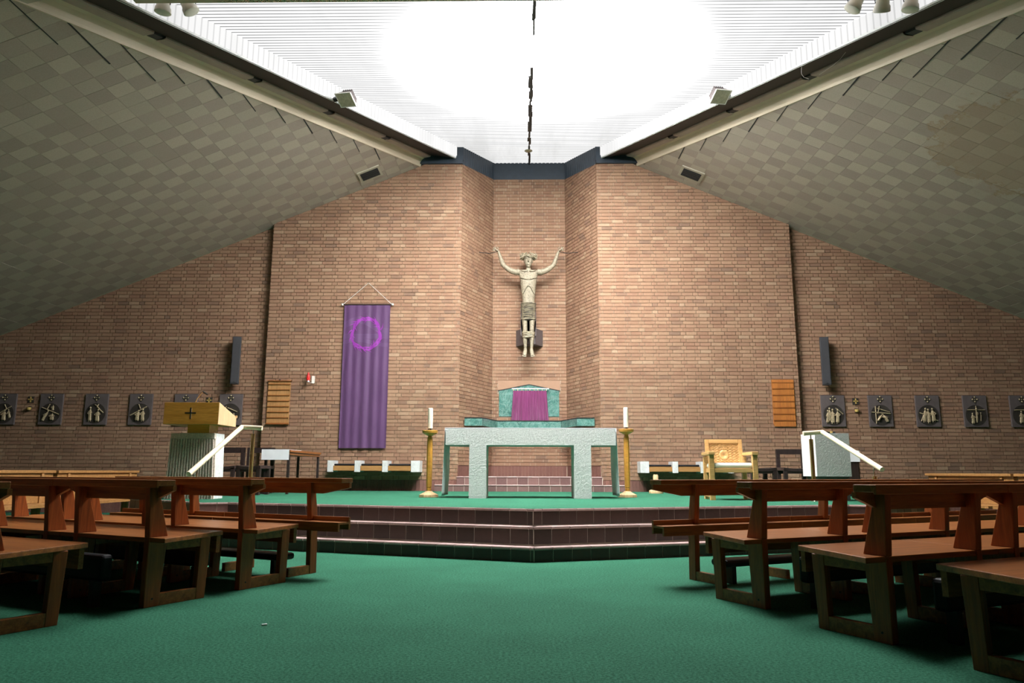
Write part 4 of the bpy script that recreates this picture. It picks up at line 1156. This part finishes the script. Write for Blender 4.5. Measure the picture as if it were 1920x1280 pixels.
def concross(x, z, label, candle):
    t = thing('wall_cross', label, 'cross', (x, 15.158, z), 0, 'small gilt wall crosses')
    MB().box(-.062, .062, -.02, .0, -.065, .065).build('plate', M['reliefdark'], t)
    MB().box(-.012, .012, -.03, -.018, -.055, .055).box(-.05, .05, -.03, -.018, -.010, .014).build('cross', M['gold'], t)
    if candle:
        b = thing('candle_bracket', 'tiny amber candle bracket below the %s gilt wall cross' % candle, 'bracket', (x, 15.155, z-.185), 0, 'candle brackets under the crosses')
        MB().lathe([(.03,-.035),(.042,-.01),(.04,.02),(.0,.02)], (0,-.04,0), 14).build('cup', M['gold'], b, smooth=True)
        MB().box(-.03, .03, -.02, .0, -.04, .04).build('plate', M['reliefdark'], b)
concross(-10.28, 2.275, 'small gilt cross on a dark plate between the two leftmost plaques', 'left')
concross(-6.57, 2.265, 'small gilt cross on a dark plate just above the lectern', None)
concross(6.64, 2.272, 'small gilt cross on a dark plate between the first plaques on the right', 'right')

# ------------------------------------------------------------------ things on the ceiling
for sx, lb in ((-1,'black slotted air vent in the left ceiling slope'), (1,'black slotted air vent in the right ceiling slope')):
    xc, yc = (3.27 if sx < 0 else 3.33), 14.42
    t = thing('air_vent', lb, 'vent', (sx*xc, yc, roof(xc)-.012), 0, 'ceiling air vents')
    t.rotation_euler = (0, sx*math.atan(S), 0)
    MB().box(-.24, .24, -.24, .24, -.014, .008).build('frame', M['cback'], t)
    MB().box(-.19, .19, -.17, .17, -.018, .0).build('opening', M['cgap'], t)
    for k in range(4): MB().box(-.19, .19, -.12+.08*k-.006, -.12+.08*k+.006, -.026, -.01).build('louvre', M['black'], t)
SZ = (6.24,6.24,6.215,6.205,6.215)
for k, (x, rx, ry, lb) in enumerate(((-4.36,8,5,'white spotlight on the cross beam, outer one at top left'),(-4.06,14,-28,'white spotlight on the cross beam, inner one at top left'),
        (3.756,14,28,'white spotlight on the cross beam, innermost of three at top right'),(4.07,38,-8,'white spotlight on the cross beam, middle of three at top right'),(4.40,10,8,'white spotlight on the cross beam, outermost of three at top right'))):
    t = thing('spotlight', lb, 'spotlight', (x, 7.88, SZ[k]), 0, 'spotlights on the cross beam')
    h = thing('head', None, None); h.parent = t; h.rotation_euler = (R(rx), R(ry), 0)
    MB().lathe([(.045,.11),(.07,.07),(.075,.0),(.088,-.02),(.095,-.075),(.085,-.082)], n=24).build('housing', M['offwhite'], h, smooth=True)
    MB().lathe([(.0,-.060),(.083,-.060),(.083,-.066),(.0,-.066)], n=20).build('lens', M['lens'], h)
    MB().tube([(-.08,0,.02),(-.085,0,.09),(.0,0,.125),(.085,0,.09),(.08,0,.02)], .006, 6).build('yoke', M['black'], t)
    MB().tube([(0,0,.12),(0,0,.08)], .012, 8).build('stem', M['chrome'], t)
for sx, (X, Y, Z_) in ((-1, (-2.96, 11.0, 6.70)), (1, (3.04, 11.0, 6.725))):
    t = thing('floodlight', 'square floodlight on the %s roof beam against the bright skylight' % ('left' if sx < 0 else 'right'), 'floodlight', (X, Y, Z_), 0, 'floodlights on the roof beams')
    t.rotation_euler = (R(-34), R(sx*-8), R(sx*24))
    MB().box(-.14, .14, -.11, .11, 0, .012).box(-.135,.135,-.105,.105,.012,.02).build('glass', M['lens'], t)
    MB().hexa([(-.15,-.12,.005),(.15,-.12,.005),(.15,.12,.005),(-.15,.12,.005),(-.10,-.08,.14),(.10,-.08,.14),(.10,.08,.14),(-.10,.08,.14)]).build('housing', M['slate'], t, bevel=.006)
    MB().box(-.155, .155, -.125, -.115, -.005, .018).box(-.155, .155, .115, .125, -.005, .018).box(-.155, -.145, -.125, .125, -.005, .018).box(.145, .155, -.125, .125, -.005, .018).build('rim', M['offwhite'], t)
    for k in range(5): MB().box(-.09+.04*k, -.08+.04*k, -.09, .09, .13, .17).build('fin', M['slate'], t)
    MB().box(sx*.14, sx*.14+sx*.14, -.03, .03, .03, .08).build('bracket', M['black'], t) if sx > 0 else MB().box(-.28, -.14, -.03, .03, .03, .08).build('bracket', M['black'], t)
pn = thing('pendant_lamp', 'small flat disc lamp hanging below the skylight over the niche', 'lamp', (.0, 14.9, 7.59))
MB().lathe([(.0,-.02),(.06,-.015),(.085,0),(.06,.015),(.0,.02)], n=24).build('disc', M['lens'], pn, smooth=True)
MB().tube([(0,0,.01),(0,0,.13)], .006, 6).build('stem', M['black'], pn)
wr = thing('hanging_wire', 'two loose pale wires dangling across the right roof beam', 'wire', (4.2, 9.1, 6.3))
MB().tube([(.02,.1,.10),(-.06,.1,-.0),(-.16,.1,-.09),(-.36,.1,-.23)], .0018, 5).build('wire', M['offwhite'], wr)
MB().tube([(-.42,.5,.12),(-.43,.5,.02),(-.40,.5,-.03),(-.33,.5,-.06)], .0018, 5).build('wire', M['offwhite'], wr)
cr = MB().box(-.014, .014, -.006, .006, 0, .008).build('litter', M['white'], loc=(-1.53, 4.28, 0), rz=.5); tag(cr, 'tiny white scrap lying on the green carpet', 'scrap')
